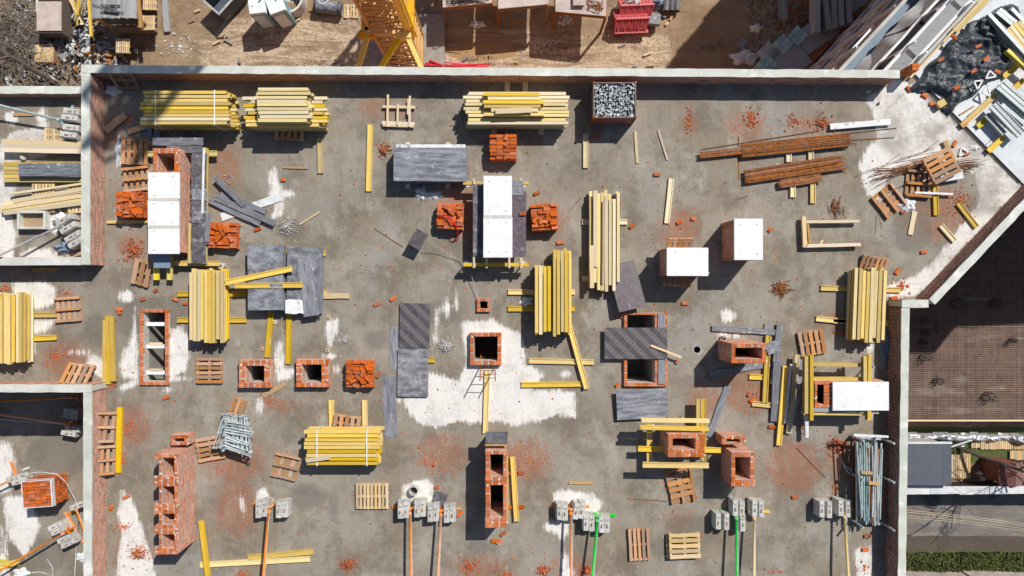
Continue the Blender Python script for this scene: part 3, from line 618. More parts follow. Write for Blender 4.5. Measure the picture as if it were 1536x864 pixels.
# ---------------------------------------------------------------- rubble, gravel, loose bricks
def rubble(cx, cy, rx, ry, n, label, smin=.012, smax=.06, m='crumb', name='brick_rubble', z=0.0, heap=0.0, kind='stuff', rot=0.0, cat='rubble'):
    k = mpp(z); mb = MB(); x0, y0, _ = P(cx, cy, z); ca, sa = math.cos(rot), math.sin(rot)
    for _ in range(n):
        t = R(0, 6.283); q = abs(random.gauss(0, .5)); q = min(q, 1.4)
        u, v = q * math.cos(t), q * math.sin(t); s = (smin + (smax - smin) * R(0, 1) ** 2.2) * (.82 if m in ('crumb', 'brick') else 1)
        X, Y = u * rx * k, v * ry * k
        mb.chunk((ca * X - sa * Y, sa * X + ca * Y, max(0, heap * (1 - q)) * R(.3, 1) + .001), s)
    o = mb.build(name, M[m], None, (x0, y0, z)); return tag(o, label, cat, None, kind)
MARKS = [((231, 520), 'the flush divided shaft'), ((310, 440), 'the upright yellow stack'), ((620, 480), 'the brown plywood sheet'), ((745, 320), 'the plywood platform'), ((560, 560), 'the brick pallet with the square ducts'), ((390, 310), 'the crossed grey boards'), ((1030, 370), 'the pallet leaning duct'), ((1125, 350), 'the upright white cover'), ((965, 520), 'the bridged shaft'), ((1300, 440), 'the parapet return'), ((1400, 270), 'the scattered rebar'), ((745, 740), 'the two flue chimney'), ((640, 750), 'the round bucket'), ((1120, 660), 'the stub chimney'), ((1160, 560), 'the plank muddle'), ((1300, 720), 'the tube rack'), ((250, 750), 'the four celled chimney'), ((905, 340), 'the tall pale stack'), ((250, 620), 'the brick stub')]
def loose_brick(x, y, a, label=None, z=0.0, me=None, group='loose bricks scattered over the deck', new=True):
    X, Y, _ = P(x, y, z); label = label or 'loose orange brick on the deck near ' + min(MARKS, key=lambda q: (q[0][0] - x) ** 2 + (q[0][1] - y) ** 2)[1]
    return tag(inst('loose_brick', me or random.choice(BRN if new else BR), (X, Y, z + .039), (0, 0, math.radians(a))), label, 'brick', group)
# ---------------------------------------------------------------- stacks of formwork beams
def beam_stack(x0, y0, x1, y1, layers, label, group, z0=.12, vert=True, m='beam', jit=4, pale=.15, taper=0, n=None, strapped=False, skew=0.0, name='formwork_beam', ztop_scale=True):
    """x0..y1: photo pixels of the top layer. each beam is its own object (parts of a bundle when strapped)"""
    ht = z0 + layers * .2; k = mpp(ht); par = None
    A, B = P(x0, y1, ht), P(x1, y0, ht)
    if strapped: par = thing('beam_bundle', label, 'beam bundle', ((A[0] + B[0]) / 2, (A[1] + B[1]) / 2, 0), 0, group)
    wid = (B[0] - A[0]) if vert else (B[1] - A[1]); n = n or max(3, round(wid / .145)); pitch = wid / n
    for l in range(layers):
        if 0 < l < layers - 1: idx = [0, n - 1]
        else: idx = range(n)
        if l < layers - 2 and l > 0: idx = [0, n - 1]
        for i in idx:
            j0, j1 = R(-jit, jit) * k * 1.5, R(-jit, jit) * k * 1.5; off = pitch * (i + .5)
            mm = m if R(0, 1) > pale else 'beam_pale'
            z = z0 + .2 * l + .1 + (R(-.05, .03) if l == layers - 1 else 0)
            if vert: a, b = (A[0] + off + R(-.006, .006), A[1] + j0, z), (A[0] + off + R(-.006, .006) + skew, B[1] + j1, z)
            else: a, b = (A[0] + j0, A[1] + off + R(-.006, .006), z), (B[0] + j1, A[1] + off + R(-.006, .006) + skew, z)
            c, r, L = orient(a, b)
            if par: c = c - par.location
            o = inst('beam' if par else name, BEAM[('standing', mm)], c, r, (L, pitch / (.132 * R(1.16, 1.36)), 1), par)
            if not par: tag(o, label, 'beam', group)
    if par:
        W, D = B[0] - A[0], B[1] - A[1]
        for f in (-.34, .34):
            mb = MB(); t = .003; zt = ht + .035
            if vert:
                for s in (((-W / 2 - .01, 0, zt), (W / 2 + .01, 0, zt)), ((-W / 2 - .012, 0, z0), (-W / 2 - .012, 0, zt)), ((W / 2 + .012, 0, z0), (W / 2 + .012, 0, zt))): mb.bar((s[0][0], f * D, s[0][2]), (s[1][0], f * D, s[1][2]), .035, .006, up=(0, 1, 0) if s[0][0] == s[1][0] else (0, 0, 1))
            else:
                mb.box(f * W, 0, zt, .035, D + .03, .006); mb.box(f * W, -D / 2 - .014, (z0 + zt) / 2, .035, .006, zt - z0); mb.box(f * W, D / 2 + .014, (z0 + zt) / 2, .035, .006, zt - z0)
            mb.build('strap', M['white'], par)
    return par
def ply(cx, cy, wpx, hpx, rot, label, z=.012, n=1, m='ply', th=.021, rx=0.0, ry=0.0, group=None, name='plywood_sheet'):
    """n sheets lying on each other, each one an object; z = height of the lowest face"""
    for i in range(n):
        k = mpp(z + th * i); x, y, _ = P(cx, cy, z + th * n); j = 0 if n == 1 else 1
        mb = MB(); N = 4; W, D = wpx * k, hpx * k
        me = _plymesh(m)
        o = inst(name, me, (x + j * R(-.02, .02), y + j * R(-.02, .02), z + th * (i + .5) + .0015 * i), (rx, ry, math.radians(-rot) + j * R(-.012, .012)), (W, D, th)); tag(o, ('topmost ' if n > 1 and i == n - 1 else '') + label, 'plywood', group)
    return o
_PM = {}
def _plymesh(m):
    if m not in _PM:
        bm = bmesh.new(); bmesh.ops.create_cube(bm, size=1.0); bmesh.ops.bevel(bm, geom=[e for e in bm.edges if abs(e.verts[0].co.z - e.verts[1].co.z) > .5], offset=.006, segments=1, affect='EDGES')
        me = bpy.data.meshes.new('plywood_sheet'); bm.to_mesh(me); bm.free(); me.materials.append(M[m]); _PM[m] = me
    return _PM[m]
# ---------------------------------------------------------------- counterweighted outrigger poles
_blk = None
def block_mesh():
    mb = MB(); vs = []
    prof = [(-.125, 0), (.125, 0), (.125, .40), (.085, .47), (-.085, .47), (-.125, .40)]
    for y in (-.30, .30): vs += [(p[0], y, p[1]) for p in prof]
    n = 6; fs = [tuple(range(n)), tuple(range(2 * n - 1, n - 1, -1))] + [((i + 1) % n, i, n + i, n + (i + 1) % n) for i in range(n)]
    return mb.add(vs, fs).mesh('ballast_block', M['block'])
def outrigger(base, tip, m, label, blocks, z0=.45, z1=.7, zf=0.0, rblk=0.0, rp=.045):
    """pole from its foot at `base` to `tip` (photo pixels, heights z0, z1 over floor zf) and its separate ballast blocks"""
    global _blk
    _blk = _blk or block_mesh()
    a = Vector(P(*base, zf + z0)); b = Vector(P(*tip, zf + z1))
    o = thing('outrigger_pole', label, 'pole', (a.x, a.y, zf))
    L = lambda p: Vector(p) - o.location
    d = (b - a)
    MB().tube([L(a), L(a + d * .5), L(b)], rp, 8).build('tube', M[m], o, smooth=True)
    MB().tube([L(a + d * .02), L(a + d * .06)], rp * 1.6, 8).build('collar', M[m], o)
    r = math.atan2(d.y, d.x); px = Vector((-math.sin(r), math.cos(r), 0))
    MB().bar(Vector((0, 0, .03)) + px * .75, Vector((0, 0, .03)) - px * .75, .09, .06).build('foot_bar', M[m], o)
    for s_ in (-1, 1): MB().bar(L(a + d * .01), L(a - d.normalized() * .12 + px * (.16 * s_) - Vector((0, 0, .05))), .05, .05).build('fork_arm', M[m], o)
    MB().bar((0, 0, .0), L(a), .08, .08).build('foot_post', M[m], o)
    MB().tube([L(a + d * .03 + Vector((.06, 0, .05))), L(a + d * .5 + Vector((.05, 0, .0))), L(b + Vector((.07, .02, .03)))], .008, 5).build('guy_wire', M['film'], o)
    for bx, by, br in blocks:
        X, Y, _ = P(bx, by, zf + .45); q = thing('ballast_block', 'ballast block of the ' + label.split(' outrigger')[0] + ' pole ' + label.split('weighed down ')[1], 'block', (X, Y, zf + .062), math.radians(-br), 'concrete ballast blocks on the pole feet')
        inst('concrete_body', _blk, (0, 0, 0), parent=q)
        MB().tube([(0, -.12, .46), (0, -.09, .52), (0, -.01, .52), (0, .02, .46)], .014, 5).build('lifting_hook', M['rust'], q)
        MB().tube([(-.09, .2, .455), (0, .12, .48), (.09, .2, .455)], .012, 5).build('cast_mark', M['dark'], q)
    return o
# ================================================================ ducts and shafts on the deck
G = 'low square brick ducts with dark openings'
duct('low square brick duct beside the fallen leaning plank', (358, 540, 405, 582), [(368, 549, 396, 574)], .35, G)
duct('low square brick duct between the first square duct and a brick pallet', (444, 539, 492, 581), [(453, 547, 482, 574)], .35, G)
lad = duct('square brick hatch with a ladder standing in its opening', (705, 499, 752, 548), [(711, 505, 746, 541)], .28)
duct('tiny square brick duct with a wire hooked on it', (715, 448, 735, 468), [(720, 452.5, 731, 462.5)], .14, lumps=False)
o = duct('long flush brick shaft divided by three white crossbeams', (209, 464, 253, 578), [(215, 469, 247, 572.5)], .12, lumps=False)
for y in (486, 519.5, 558.5):
    a = P(214, y, -.2); b = P(248, y, -.2)
    MB().box(0, 0, 0, b[0] - a[0], .14, .16).build('crossbeam', M['white'], o, ((a[0] + b[0]) / 2 - o.location.x, a[1] - o.location.y, -.2))
    if y > 500: MB().box(0, 0, 0, .5, .12, .02).build('crossbeam_board', M['plank_pale'], o, ((a[0] + b[0]) / 2 - o.location.x + .12, a[1] - o.location.y + .1, -.12))
duct('long brick shaft bridged by a patterned plywood sheet', (936, 469, 1001, 580), [(941, 472.5, 982, 574)], .16, lumps=False)
plank((992, 471), (992, 576), 10, 'grey board lying along the edge of the bridged brick shaft', z=.19, m='ply_grey', th=.025)
duct('tall two flue brick chimney with a yellow beam alongside', (728, 676, 760, 792), [(735, 682, 754.5, 714.5), (735, 728, 754.5, 775)], 1.5, deep=1.2)
duct('tall brick chimney row with four open cells and notched side', (238, 681, 265.5, 832), [(243, 687, 261, 714), (243, 730, 261, 756), (243, 771, 261, 787), (243, 802, 261, 822)], 1.4, deep=1.0,
     extra=[(231, 681, 238, 690), (231, 716, 238, 730), (231, 757, 238, 771), (231, 789, 238, 801), (231, 823, 238, 832)])
duct('low brick stub joined to the four celled chimney row', (256, 652, 281, 668), [(260, 658, 276, 664)], .62, deep=.6)
duct('brick chimney framed by yellow beams on trestles', (1002, 651, 1057, 686), [(1009, 658, 1043, 674)], 1.45, deep=1.0)
duct('tall brick chimney standing next to the trestle framed chimney', (1097, 678, 1132, 730), [(1103, 686, 1125, 719)], 1.25, deep=1.0)
duct('short brick stub behind the tall chimney', (1083, 654, 1117, 667), [(1090, 659, 1110, 664)], .9, deep=.6)
duct('tall rectangular brick chimney casting a long shadow by round pipe holes', (1097, 515, 1149, 545), [(1103, 522, 1143, 538)], 1.65, deep=1.0)
duct('brick duct partly roofed by the three panel white cover', (229, 222, 268.5, 378), [(235, 230, 261, 256), (235, 270, 261, 360)], .98, deep=1.5)
duct('brick duct hidden below the two panel white cover', (728, 268, 764, 384), [(736, 276, 757, 376)], 1.15, deep=1.0)
duct('brick duct under the wide white cover with pallets leaning', (1001, 372, 1062, 413), [(1010, 380, 1053, 405)], 1.38, bm='brick_side', deep=.8)
duct('brick duct under the upright white cover', (1102, 329, 1143, 389), [(1110, 338, 1135, 380)], 1.52, bm='brick_side', deep=.8)
duct('brick duct under the white cover beside the brown parapet', (1222, 571, 1326, 612), [(1226, 577, 1236, 606), (1226, 577, 1236, 606)], .95, bm='brick_side', deep=.8)
cover_slab('white cover slab of three panels over a brick duct', (222, 258, 268.5, 381.5), 1.08, 3)
cover_slab('white cover slab of two panels above a plywood platform', (725, 263, 768, 387), 1.28, 2)
cover_slab('white cover slab with pallets leaning on its brick duct', (1000, 371.5, 1063, 414), 1.48)
cover_slab('upright white cover slab on a brick duct with a shaded side', (1101, 328, 1144.5, 390), 1.62)
cover_slab('white cover slab near the brown parapet and yellow trestle', (1249, 573, 1334, 616), 1.08)
# ladder standing in the hatch
o = thing('ladder', 'rusty steel ladder standing in the brick hatch', 'ladder', P(730, 540, -2.6))
a0, a1 = Vector(P(722, 510, -2.5)), Vector(P(720, 571, 1.25)); b0, b1 = Vector(P(741, 510, -2.5)), Vector(P(743, 571, 1.25))
for p, q in ((a0, a1), (b0, b1)): MB().tube([p - o.location, q - o.location], .022, 6).build('rail', M['rust'], o)
for i in range(12): t = .04 + i * .082; MB().tube([a0.lerp(a1, t) - o.location, b0.lerp(b1, t) - o.location], .014, 5).build('rung', M['rust'], o)
# pipe holes flush with the deck
for x, y, r, l in ((1045.5, 524.5, 5.0, 'large round pipe hole in the deck near the tall chimney'), (1079, 508.5, 2.8, 'small round pipe hole of a pair near the tall chimney'), (1085.5, 508.5, 2.8, 'small round pipe hole of a pair near the tall chimney')):
    X, Y, _ = P(x, y); rr = r / S; HOLES.append((X - rr, Y - rr, X + rr, Y + rr))
    o = thing('pipe_sleeve', l, 'pipe', (X, Y, 0), 0, 'round pipe holes')
    MB().ring((0, 0), rr * 1.9, rr, -.01, .012, 20).build('collar', M['shaft'], o); MB().ring((0, 0), rr * 1.02, rr * .94, -.6, .0, 20).build('pipe', M['dark'], o)
    MB().box(0, 0, -.62, rr * 2.4, rr * 2.4, .02).build('pipe_bottom', M['dark'], o)
floor('roof_deck', 'grey concrete roof deck with white cement stains', -22.4, 20.6, -12.2, 9.0, 0.0, .085, DECK, FROST, DUST, STAIN)
# ================================================================ stacks of formwork beams
beam_stack(213, 136, 343, 187, 5, 'strapped bundle of yellow timber beams in the corner by two parapets', 'strapped timber bundles', vert=False, jit=3, m='beam', strapped=True, pale=.15)
for x in (224, 237, 272, 290): plank((x, 180), (x, 212), 8, 'grey board bearer under the corner timber bundle', z=.06, m='ply_grey', th=.1, group='bearers of the corner bundle')
beam_stack(369, 144, 484, 190, 4, 'pale timber beam in the lower part of the two tier stack', 'beams of the two tier stack', vert=False, m='beam', jit=5, pale=.35)
beam_stack(385, 131, 463, 183, 2, 'pale timber beam in the upper tier with green ends', 'beams of the upper tier', vert=False, m='beam_pale', jit=3, pale=.4, z0=.96)
pallet(436, 194, 44, 34, 4, 'dark pallet under the two tier timber stack', n=5)
beam_stack(699, 137, 850, 187, 4, 'pale timber beam in the wide stack near the brick pallet', 'beams of the wide stack', vert=False, m='beam_pale', jit=3, pale=.2)
beam_stack(732, 138, 815, 174, 1, 'short timber beam piled on the wide timber stack', 'short beams piled on the wide stack', vert=False, m='beam', jit=5, pale=.5, z0=.97, n=6)
plank((743, 167), (798, 165), 8, 'pinkish plank lying on the short piled beams', z=1.23, m='plank_pale')
for x in (761, 788): beam((x, 118), (x, 191), 'pale beam laid across under the wide timber stack', z=.06, m='beam_pale', group='bearers of the wide stack')
for x in (741, 812): beam((x, 150), (x, 202), 'pale beam stub poking out below the wide stack', z=.06, m='beam_pale', group='stubs under the wide stack')
for y in (441, 480):
    beam((266, y), (370, y), 'yellow bearer beam under the upright stack beside plywood', z=.05, group='bearers under the upright stack')
beam_stack(283, 405, 335, 512, 3, 'yellow beam in the upright stack beside the plywood piles', 'beams of the stack beside plywood', vert=True, jit=2.5, pale=.12)
for y, y2 in ((473, 472), (511, 506)): beam((-10, y), (85, y2), 'yellow bearer beam under the half hidden stack', z=.05, group='bearers of the half hidden stack')
beam_stack(-14, 442, 34, 543, 3, 'yellow beam in the stack beyond the two parapets by white stains', 'beams of the half hidden stack', vert=True, jit=2.5, pale=.3)
for y in (333, 418): beam((873, y), (941, y), 'pale bearer beam under the tall pale stack', z=.05, m='beam_pale', group='bearers of the pale stack')
beam_stack(884, 291, 930, 430, 2, 'long pale beam in the stack with a brown sheet at its end', 'beams of the long pale stack', vert=True, m='beam_pale', jit=5, pale=.2)
plank((893, 286), (893, 400), 6, 'long fresh plank on top of the pale beam stack', z=.60, m='plank_pale'); plank((906, 300), (905, 425), 4, 'dark plank on top of the pale beam stack', z=.60, m='plank'); plank((887, 368), (888, 432), 6, 'pinkish plank on the end of the pale beam stack', z=.60, m='plank_pale')
for y in (438, 463): beam((762, y), (862, y), 'yellow bearer beam under the two staggered stacks', z=.05, group='bearers of the staggered stacks')
beam_stack(802, 397, 827, 500, 4, 'yellow beam in the shorter of two staggered stacks', 'beams of the short staggered stack', vert=True, jit=2.5, pale=.2)
beam_stack(829, 373, 858, 501, 4, 'yellow beam in the longer of two staggered stacks', 'beams of the long staggered stack', vert=True, jit=3, pale=.1)
o = beam_stack(458, 645, 568, 698, 4, 'strapped bundle of yellow beams with a pallet behind it', 'strapped timber bundles', vert=False, jit=2.5, strapped=True, pale=.08)
plank((459, 691), (495, 686), 6, 'short brown plank lying on the strapped beam bundle', z=1.0, m='plank_pale')
for x in (497, 547): beam((x, 600), (x + 1, 650), 'yellow beam end sticking out behind the strapped bundle', z=.05, group='bearers of the strapped bundle')
pallet(521, 635, 40, 26, 8, 'pallet wedged behind the strapped yellow bundle', n=5, z=.1)
for a, b in (((1231, 432), (1351, 435)), ((1224, 478), (1270, 482)), ((1250, 481), (1345, 486))): beam(a, b, 'yellow bearer beam under the stack by the brown parapet', z=.05, group='bearers of the parapet stack')
beam_stack(1279, 405, 1327, 510, 3, 'yellow beam in the stack beside the brown parapet return', 'beams of the parapet stack', vert=True, jit=3, skew=.1, pale=.1)
# ================================================================ loose beams and planks
LB = 'yellow beam lying '
beam((555.5, 187), (553, 287), LB + 'alone between the broken pallet and the plywood pile')
beam((480, 207), (481, 260), 'short ' + LB + 'below the two tier stack'); beam((878.5, 201), (878.5, 252), 'pale beam lying below the metal scrap crate', m='beam_pale')
beam((1007, 268), (1000, 335), 'pale beam lying askew above the pallet leaning duct', m='beam_pale')
beam((162, 474), (164, 576), LB + 'in a row of three near the flush shaft', group='three beams near the flush shaft'); beam((159, 480), (158, 576), LB + 'in a row of three near the flush shaft', z=.055, group='three beams near the flush shaft'); beam((167, 474), (170, 572), LB + 'in a row of three near the flush shaft', z=.15, group='three beams near the flush shaft')
beam((180, 611), (178, 709), LB + 'against two pallets at the parapet')
beam((407, 466), (401, 536), LB + 'aslant below the first plywood pile'); beam((434, 470), (432, 546), LB + 'straight below the second plywood pile')
beam((731, 555), (728, 650), LB + 'beside the ladder on the white stain', z=.06)
beam((793, 541), (891, 543), LB + 'flat below the staggered stacks'); beam((782, 577), (872, 576), LB + 'flat at the edge of the white stain')
beam((854, 488), (880, 583), LB + 'slanting across two flat beams', z=.15)
beam((302, 781), (313, 872), LB + 'near the four celled chimney, crossing a pale beam', z=.15)
beam((300, 847), (465, 838), 'long pale beam lying under an orange pole', m='beam_pale'); beam((372, 836), (470, 827), LB + 'next to the long pale beam')
beam((769, 685), (775, 782), LB + 'on bricks along the two flue chimney', z=.13); plank((761, 684), (761, 784), 3, 'thin yellow lath standing along the two flue chimney', z=.1, th=.18, m='beam')
for y in (709, 760): 
    loose_brick(782, y, 5, 'brick propping the beam along the two flue chimney', group='bricks propping the beam'); loose_brick(766, y, 3, 'brick propping the beam along the two flue chimney', group='bricks propping the beam')
beam((1437, 305), (1465, 341), 'yellow beam stub lying by the slanting parapet'); beam((1411, 338), (1432, 362), 'short pale beam stub near the slanting parapet', m='beam_pale'); beam((1402, 275), (1404, 323), LB + 'under the metal tube by the scattered rebar', z=.06)
plank((953, 197), (956, 245), 4, 'narrow pale plank lying upright near red rubble', m='plank_pale'); plank((987, 195), (1001, 240), 2.5, 'thin slanting lath near red rubble', m='plank_pale'); plank((424, 251), (462, 252), 3, 'small brown stick below the two tier stack', z=.025)
plank((449, 337), (480, 318), 2.5, 'pale stick pointing at the gravel heap', m='plank_pale'); plank((395, 594), (429, 575), 7, 'fallen reddish plank in front of a square duct', m='plank', th=.06); plank((161, 333), (240, 332), 4.5, 'long pale lath between brick pallet and rubble', m='beam_pale', z=.06, th=.07)
plank((853, 724), (890, 724.5), 4, 'lone brown stick near the white patch', m='plank'); plank((1365, 352), (1372, 317), 7, 'reddish plank below the scattered pallets', m='plank_pale'); plank((1417, 211), (1432, 245), 7, 'brown plank leaning by the top pallet', m='plank', z=.1)
plank((158, 196), (188, 172), 11, 'grey brown plank leaning in the shaded corner', z=.06, m='plank', z2=.1); plank((192, 198), (229, 186), 8, 'weathered plank end beneath the corner bundle', z=.06, m='plank')
plank((976, 518), (1022, 536), 3.2, 'pale lath lying across the patterned plywood', z=.30, m='plank_pale')
# trestle frames of yellow beams
G = 'yellow beams of the trestle around the brick chimney'
for (a, b, z) in (((962, 630), (1063, 631), 1.2), ((960, 641), (1062, 643), 1.2), ((957, 673), (1081, 675), .6), ((964, 697), (1063, 698), 1.0)): beam(a, b, 'yellow beam laid across the trestle framing the chimney', z=z, group=G, kind='standing' if z > 1.1 else 'lying')
for x, y0, y1 in ((974, 636, 702), (1055, 598, 690), (1048, 598, 645)): beam((x, y0), (x, y1), 'yellow beam lying under the trestle framing the chimney', z=.5, group='lower beams of the chimney trestle')
G = 'yellow beams of the trestle around the white cover'
for a, b, z in (((1205, 546), (1296, 547), .75), ((1205, 568), (1296, 568), .75), ((1204, 619), (1300, 620), .75), ((1216, 532), (1216, 630), .95), ((1208, 534), (1208, 620), .95), ((1303, 532), (1302, 630), .95), ((1296, 534), (1296, 572), .95)): beam(a, b, 'yellow beam of the trestle under the white cover near the brown parapet', z=z, group=G, kind='standing')
for x, y in ((1212, 548), (1298, 548), (1212, 612), (1298, 612)): 
    X, Y, _ = P(x, y); o = thing('trestle_leg', 'steel leg holding up the trestle near the brown parapet', 'leg', (X, Y, 0), 0, 'steel legs of the trestle'); MB().tube([(0, 0, 0), (0, 0, .66)], .03, 8).build('tube', M['steel'], o); MB().box(0, 0, .01, .2, .2, .02).build('foot_plate', M['steel'], o)
for x, y in ((978, 640), (1052, 640), (978, 690), (1052, 690)): 
    X, Y, _ = P(x, y); o = thing('trestle_leg', 'steel leg holding up the trestle framing the chimney', 'leg', (X, Y, 0), 0, 'steel legs of the chimney trestle'); MB().tube([(0, 0, 0), (0, 0, .45)], .03, 8).build('tube', M['steel'], o); MB().box(0, 0, .01, .2, .2, .02).build('foot_plate', M['steel'], o)
plank((1204, 614), (1290, 616), 7, 'grey plank lying on the trestle below the white cover', z=.9, m='grey_plank'); plank((1209, 620), (1210, 656), 5, 'white post end poking from under the trestle', z=.3, m='ply_white', th=.12); plank((1283, 617), (1318, 618), 5, 'pale plank end under the white cover', z=.9, m='plank_pale')
# plank and beam muddle beside the tall chimney
plank((1068, 492), (1164, 499), 8, 'whitened board lying above the tall rectangular chimney', m='ply_grey', z=.08); plank((1170, 485), (1160, 576), 9, 'long grey board standing on a yellow beam end', z=.12, m='ply_grey'); beam((1152, 503), (1147, 604), 'yellow beam in the muddle beside the tall chimney', z=.1)
plank((1064, 562), (1155, 546), 9, 'bluish grey board half in the chimney shadow', z=.06, m='ply_grey'); plank((1151, 486), (1150, 500), 8, 'short grey board end near the whitened board', z=.05, m='ply_grey')
ply(1160, 521, 21, 18, -20, 'small square grey board lying on the plank muddle', z=.17, m='ply_grey'); plank((1167, 542), (1162, 632), 13, 'wide grey board beside the leaning yellow beams', z=.2, m='ply_grey', z2=.1)
beam((1178, 549), (1168, 668), 'deep yellow beam leaning at the end of the muddle', z=.25, z2=.1); plank((1186, 546), (1178, 635), 4, 'thin grey lath between two leaning beams', z=.25, m='ply_white'); beam((1196, 532), (1183, 650), 'pale beam leaning next to the trestle', z=.3, z2=.12, m='beam_pale'); plank((1203, 540), (1190, 628), 9, 'blue grey board in the shade of the trestle', z=.12, m='ply_grey')
beam((1124, 565), (1150, 566), 'yellow beam stub below the muddle', z=.05); beam((1128, 605), (1158, 608), 'yellow beam stub under the end of the muddle', z=.05); plank((1092, 578), (1063, 655), 9, 'whitened curved board leaning to the stub chimney', z=.05, m='ply_grey')
# ================================================================ plywood
ply(622, 488.5, 45, 67, 1, 'dark brown patterned plywood sheet lying above a grey one', z=.10, m='ply_print'); ply(619.5, 559, 46, 72, .5, 'grey streaked plywood sheet lying below a brown one', z=.10, m='ply_grey')
plank((592, 490), (593, 555), 14, 'grey board strip under the brown plywood sheet', z=.012, th=.02, m='ply_grey'); plank((583.5, 565), (586, 656), 19, 'narrow whitened plywood strip near the brick pallet', z=.014, th=.02, m='ply_grey'); beam((600, 540), (652, 540), 'yellow bearer end under the grey plywood', z=.0 + .046)
ply(398, 417, 52, 97, 0, 'grey plywood sheet in the tidy pile', z=.12, n=14, m='ply_grey', th=.03, group='sheets of the tidy plywood pile')
ply(456, 420, 50, 98, 1, 'grey plywood sheet in the untidy pile with loose strips', z=.12, n=9, m='ply_grey', th=.03, group='sheets of the untidy plywood pile')
plank((455, 385), (467, 474), 22, 'wide grey strip skewed on the untidy plywood pile', z=.42, m='ply_grey', th=.025); plank((481, 376), (480, 470), 8, 'narrow grey strip along the untidy plywood pile', z=.41, m='ply_grey', th=.025); plank((428, 460), (460, 460), 20, 'pale blue sheet offcut on the untidy plywood pile', z=.415, m='ply_white', th=.02)
beam((372, 380), (488, 380), 'yellow bearer under both plywood piles', z=.05, group='bearers under the plywood piles'); beam((372, 440), (490, 440), 'yellow bearer under both plywood piles', z=.05, group='bearers under the plywood piles'); plank((440, 444), (524, 444), 8, 'pale plank poking out from the plywood pile', z=.06, m='plank_pale')
beam((338, 424), (438, 403), LB + 'aslant across the tidy plywood pile', z=.59); beam((352, 428.5), (454, 427.5), LB + 'level across both plywood piles', z=.59, z2=.5)
ply(645, 245, 108, 52, 0, 'weathered plywood sheet in the long pile', z=.18, n=16, m='ply_grey', th=.035, group='sheets of the long plywood pile')
for x in (612, 672): plank((x, 214), (x, 282), 7, 'short pale bearer under the long plywood pile', z=.1, m='plank_pale', th=.15, group='bearers of the long pile')
ply(646, 219, 104, 5, 0, 'pale strip at the back of the long pile', z=.76, m='ply_white', th=.02)
ply(940, 429, 42, 72, -13, 'brown plywood sheet leaning on the pale beam stack', z=.35, m='ply_brown', rx=-.16, ry=.05)
ply(954, 515, 94, 47, 0, 'patterned dark plywood sheet bridging the brick shaft', z=.24, m='ply_print'); ply(963, 606, 76, 45, -3, 'grey plywood sheet tilted below the bridged shaft', z=.22, m='ply_grey', rx=.06)
ply(745, 656.5, 33, 18, 0, 'small black plywood square on top of the two flue chimney base', z=1.3, m='ply')
MB().box(0, 0, .64, .8, .12, 1.26).build('board_prop', M['plank'], None, P(745, 655)); tag(bpy.data.objects['board_prop'], 'upright board propping the small black plywood square', 'board')
ply(660, 748, 20, 18, 20, 'small grey plywood square between two orange poles', z=.05, m='ply')
# the platform under the two panel cover
G = 'plywood sheets of the platform under the two panel cover'
ply(722, 330, 25, 108, 0, 'grey plywood sheet of the platform below the two panel cover', z=.80, m='ply', group=G); ply(773, 336, 32, 98, 0, 'dark plywood sheet of the platform below the two panel cover', z=.80, m='ply_brown', group=G); ply(776, 282, 18, 22, 0, 'whitened offcut on the platform below the two panel cover', z=.825, m='ply_grey')
for x in (711, 730, 764, 782): plank((x, 268), (x, 402), 3, 'pale joist carrying the plywood platform', z=.72, th=.12, m='plank_pale', group='joists of the platform')
for y in (275, 397): beam((695, y), (793, y), 'yellow beam carrying the platform joists', z=.62, kind='standing', group='beams of the platform')
for x in (700, 785):
    for y in (277, 395):
        X, Y, _ = P(x, y); o = thing('prop', 'short steel prop under the platform beams', 'prop', (X, Y, 0), 0, 'props of the platform'); MB().tube([(0, 0, 0), (0, 0, .52)], .03, 8).build('tube', M['steel'], o); MB().box(0, 0, .01, .2, .2, .02).build('foot_plate', M['steel'], o)
loose_brick(784, 321, 0, 'brick lying on the plywood platform edge', z=.83); loose_brick(708, 375, 20, 'dark shaded brick half under the platform corner', z=.0)
# formwork round the three panel cover
for i, (y0, y1, m) in enumerate(((230, 282, 'ply'), (283, 300, 'ply_grey'), (301, 335, 'ply'), (336, 395, 'ply'))): plank((299, y0), (298, y1), 22, 'dark formwork board in the row beside the three panel cover', z=.55, th=.03, m=m, group='formwork boards beside the three panel cover')
plank((229, 212), (305, 212), 12, 'grey formwork board across the end of the brick duct', z=.57, th=.03, m='ply_grey'); plank((250, 224), (304, 224), 10, 'dark formwork board beside the duct opening', z=.55, th=.03, m='ply')
beam((309, 222), (307, 396), 'long yellow beam edging the dark formwork boards', z=.45, kind='standing'); beam((287, 335), (286, 395), 'short yellow beam end under the formwork boards', z=.40, kind='standing'); plank((306, 222), (304, 320), 3, 'pale lath between yellow beam and formwork boards', z=.57, m='ply_white'); plank((312, 320), (311, 363), 7, 'grey offcut board stuck to the yellow beam', z=.57, m='ply_grey')
beam((262, 395), (330, 395), 'yellow beam crossing below the formwork boards', z=.3); beam((222, 231), (326, 230), 'yellow crossbeam poking out beside the duct opening', z=.3, m='beam_olive'); ply(243, 391, 25, 22, 0, 'blue grey board hanging below the three panel cover', z=.6, m='ply_blue')
for x in (235, 255): beam((x, 385), (x, 420), 'yellow beam end under the blue grey board', z=.3, m='beam_olive', group='beam ends under the blue grey board')
for x, y in ((309, 240), (308, 330), (298, 388), (240, 215)): 
    X, Y, _ = P(x, y); o = thing('prop', 'short steel prop under the formwork boards', 'prop', (X, Y, 0), 0, 'props of the formwork boards'); MB().tube([(0, 0, 0), (0, 0, .4)], .03, 8).build('tube', M['steel'], o); MB().box(0, 0, .01, .2, .2, .02).build('foot_plate', M['steel'], o)
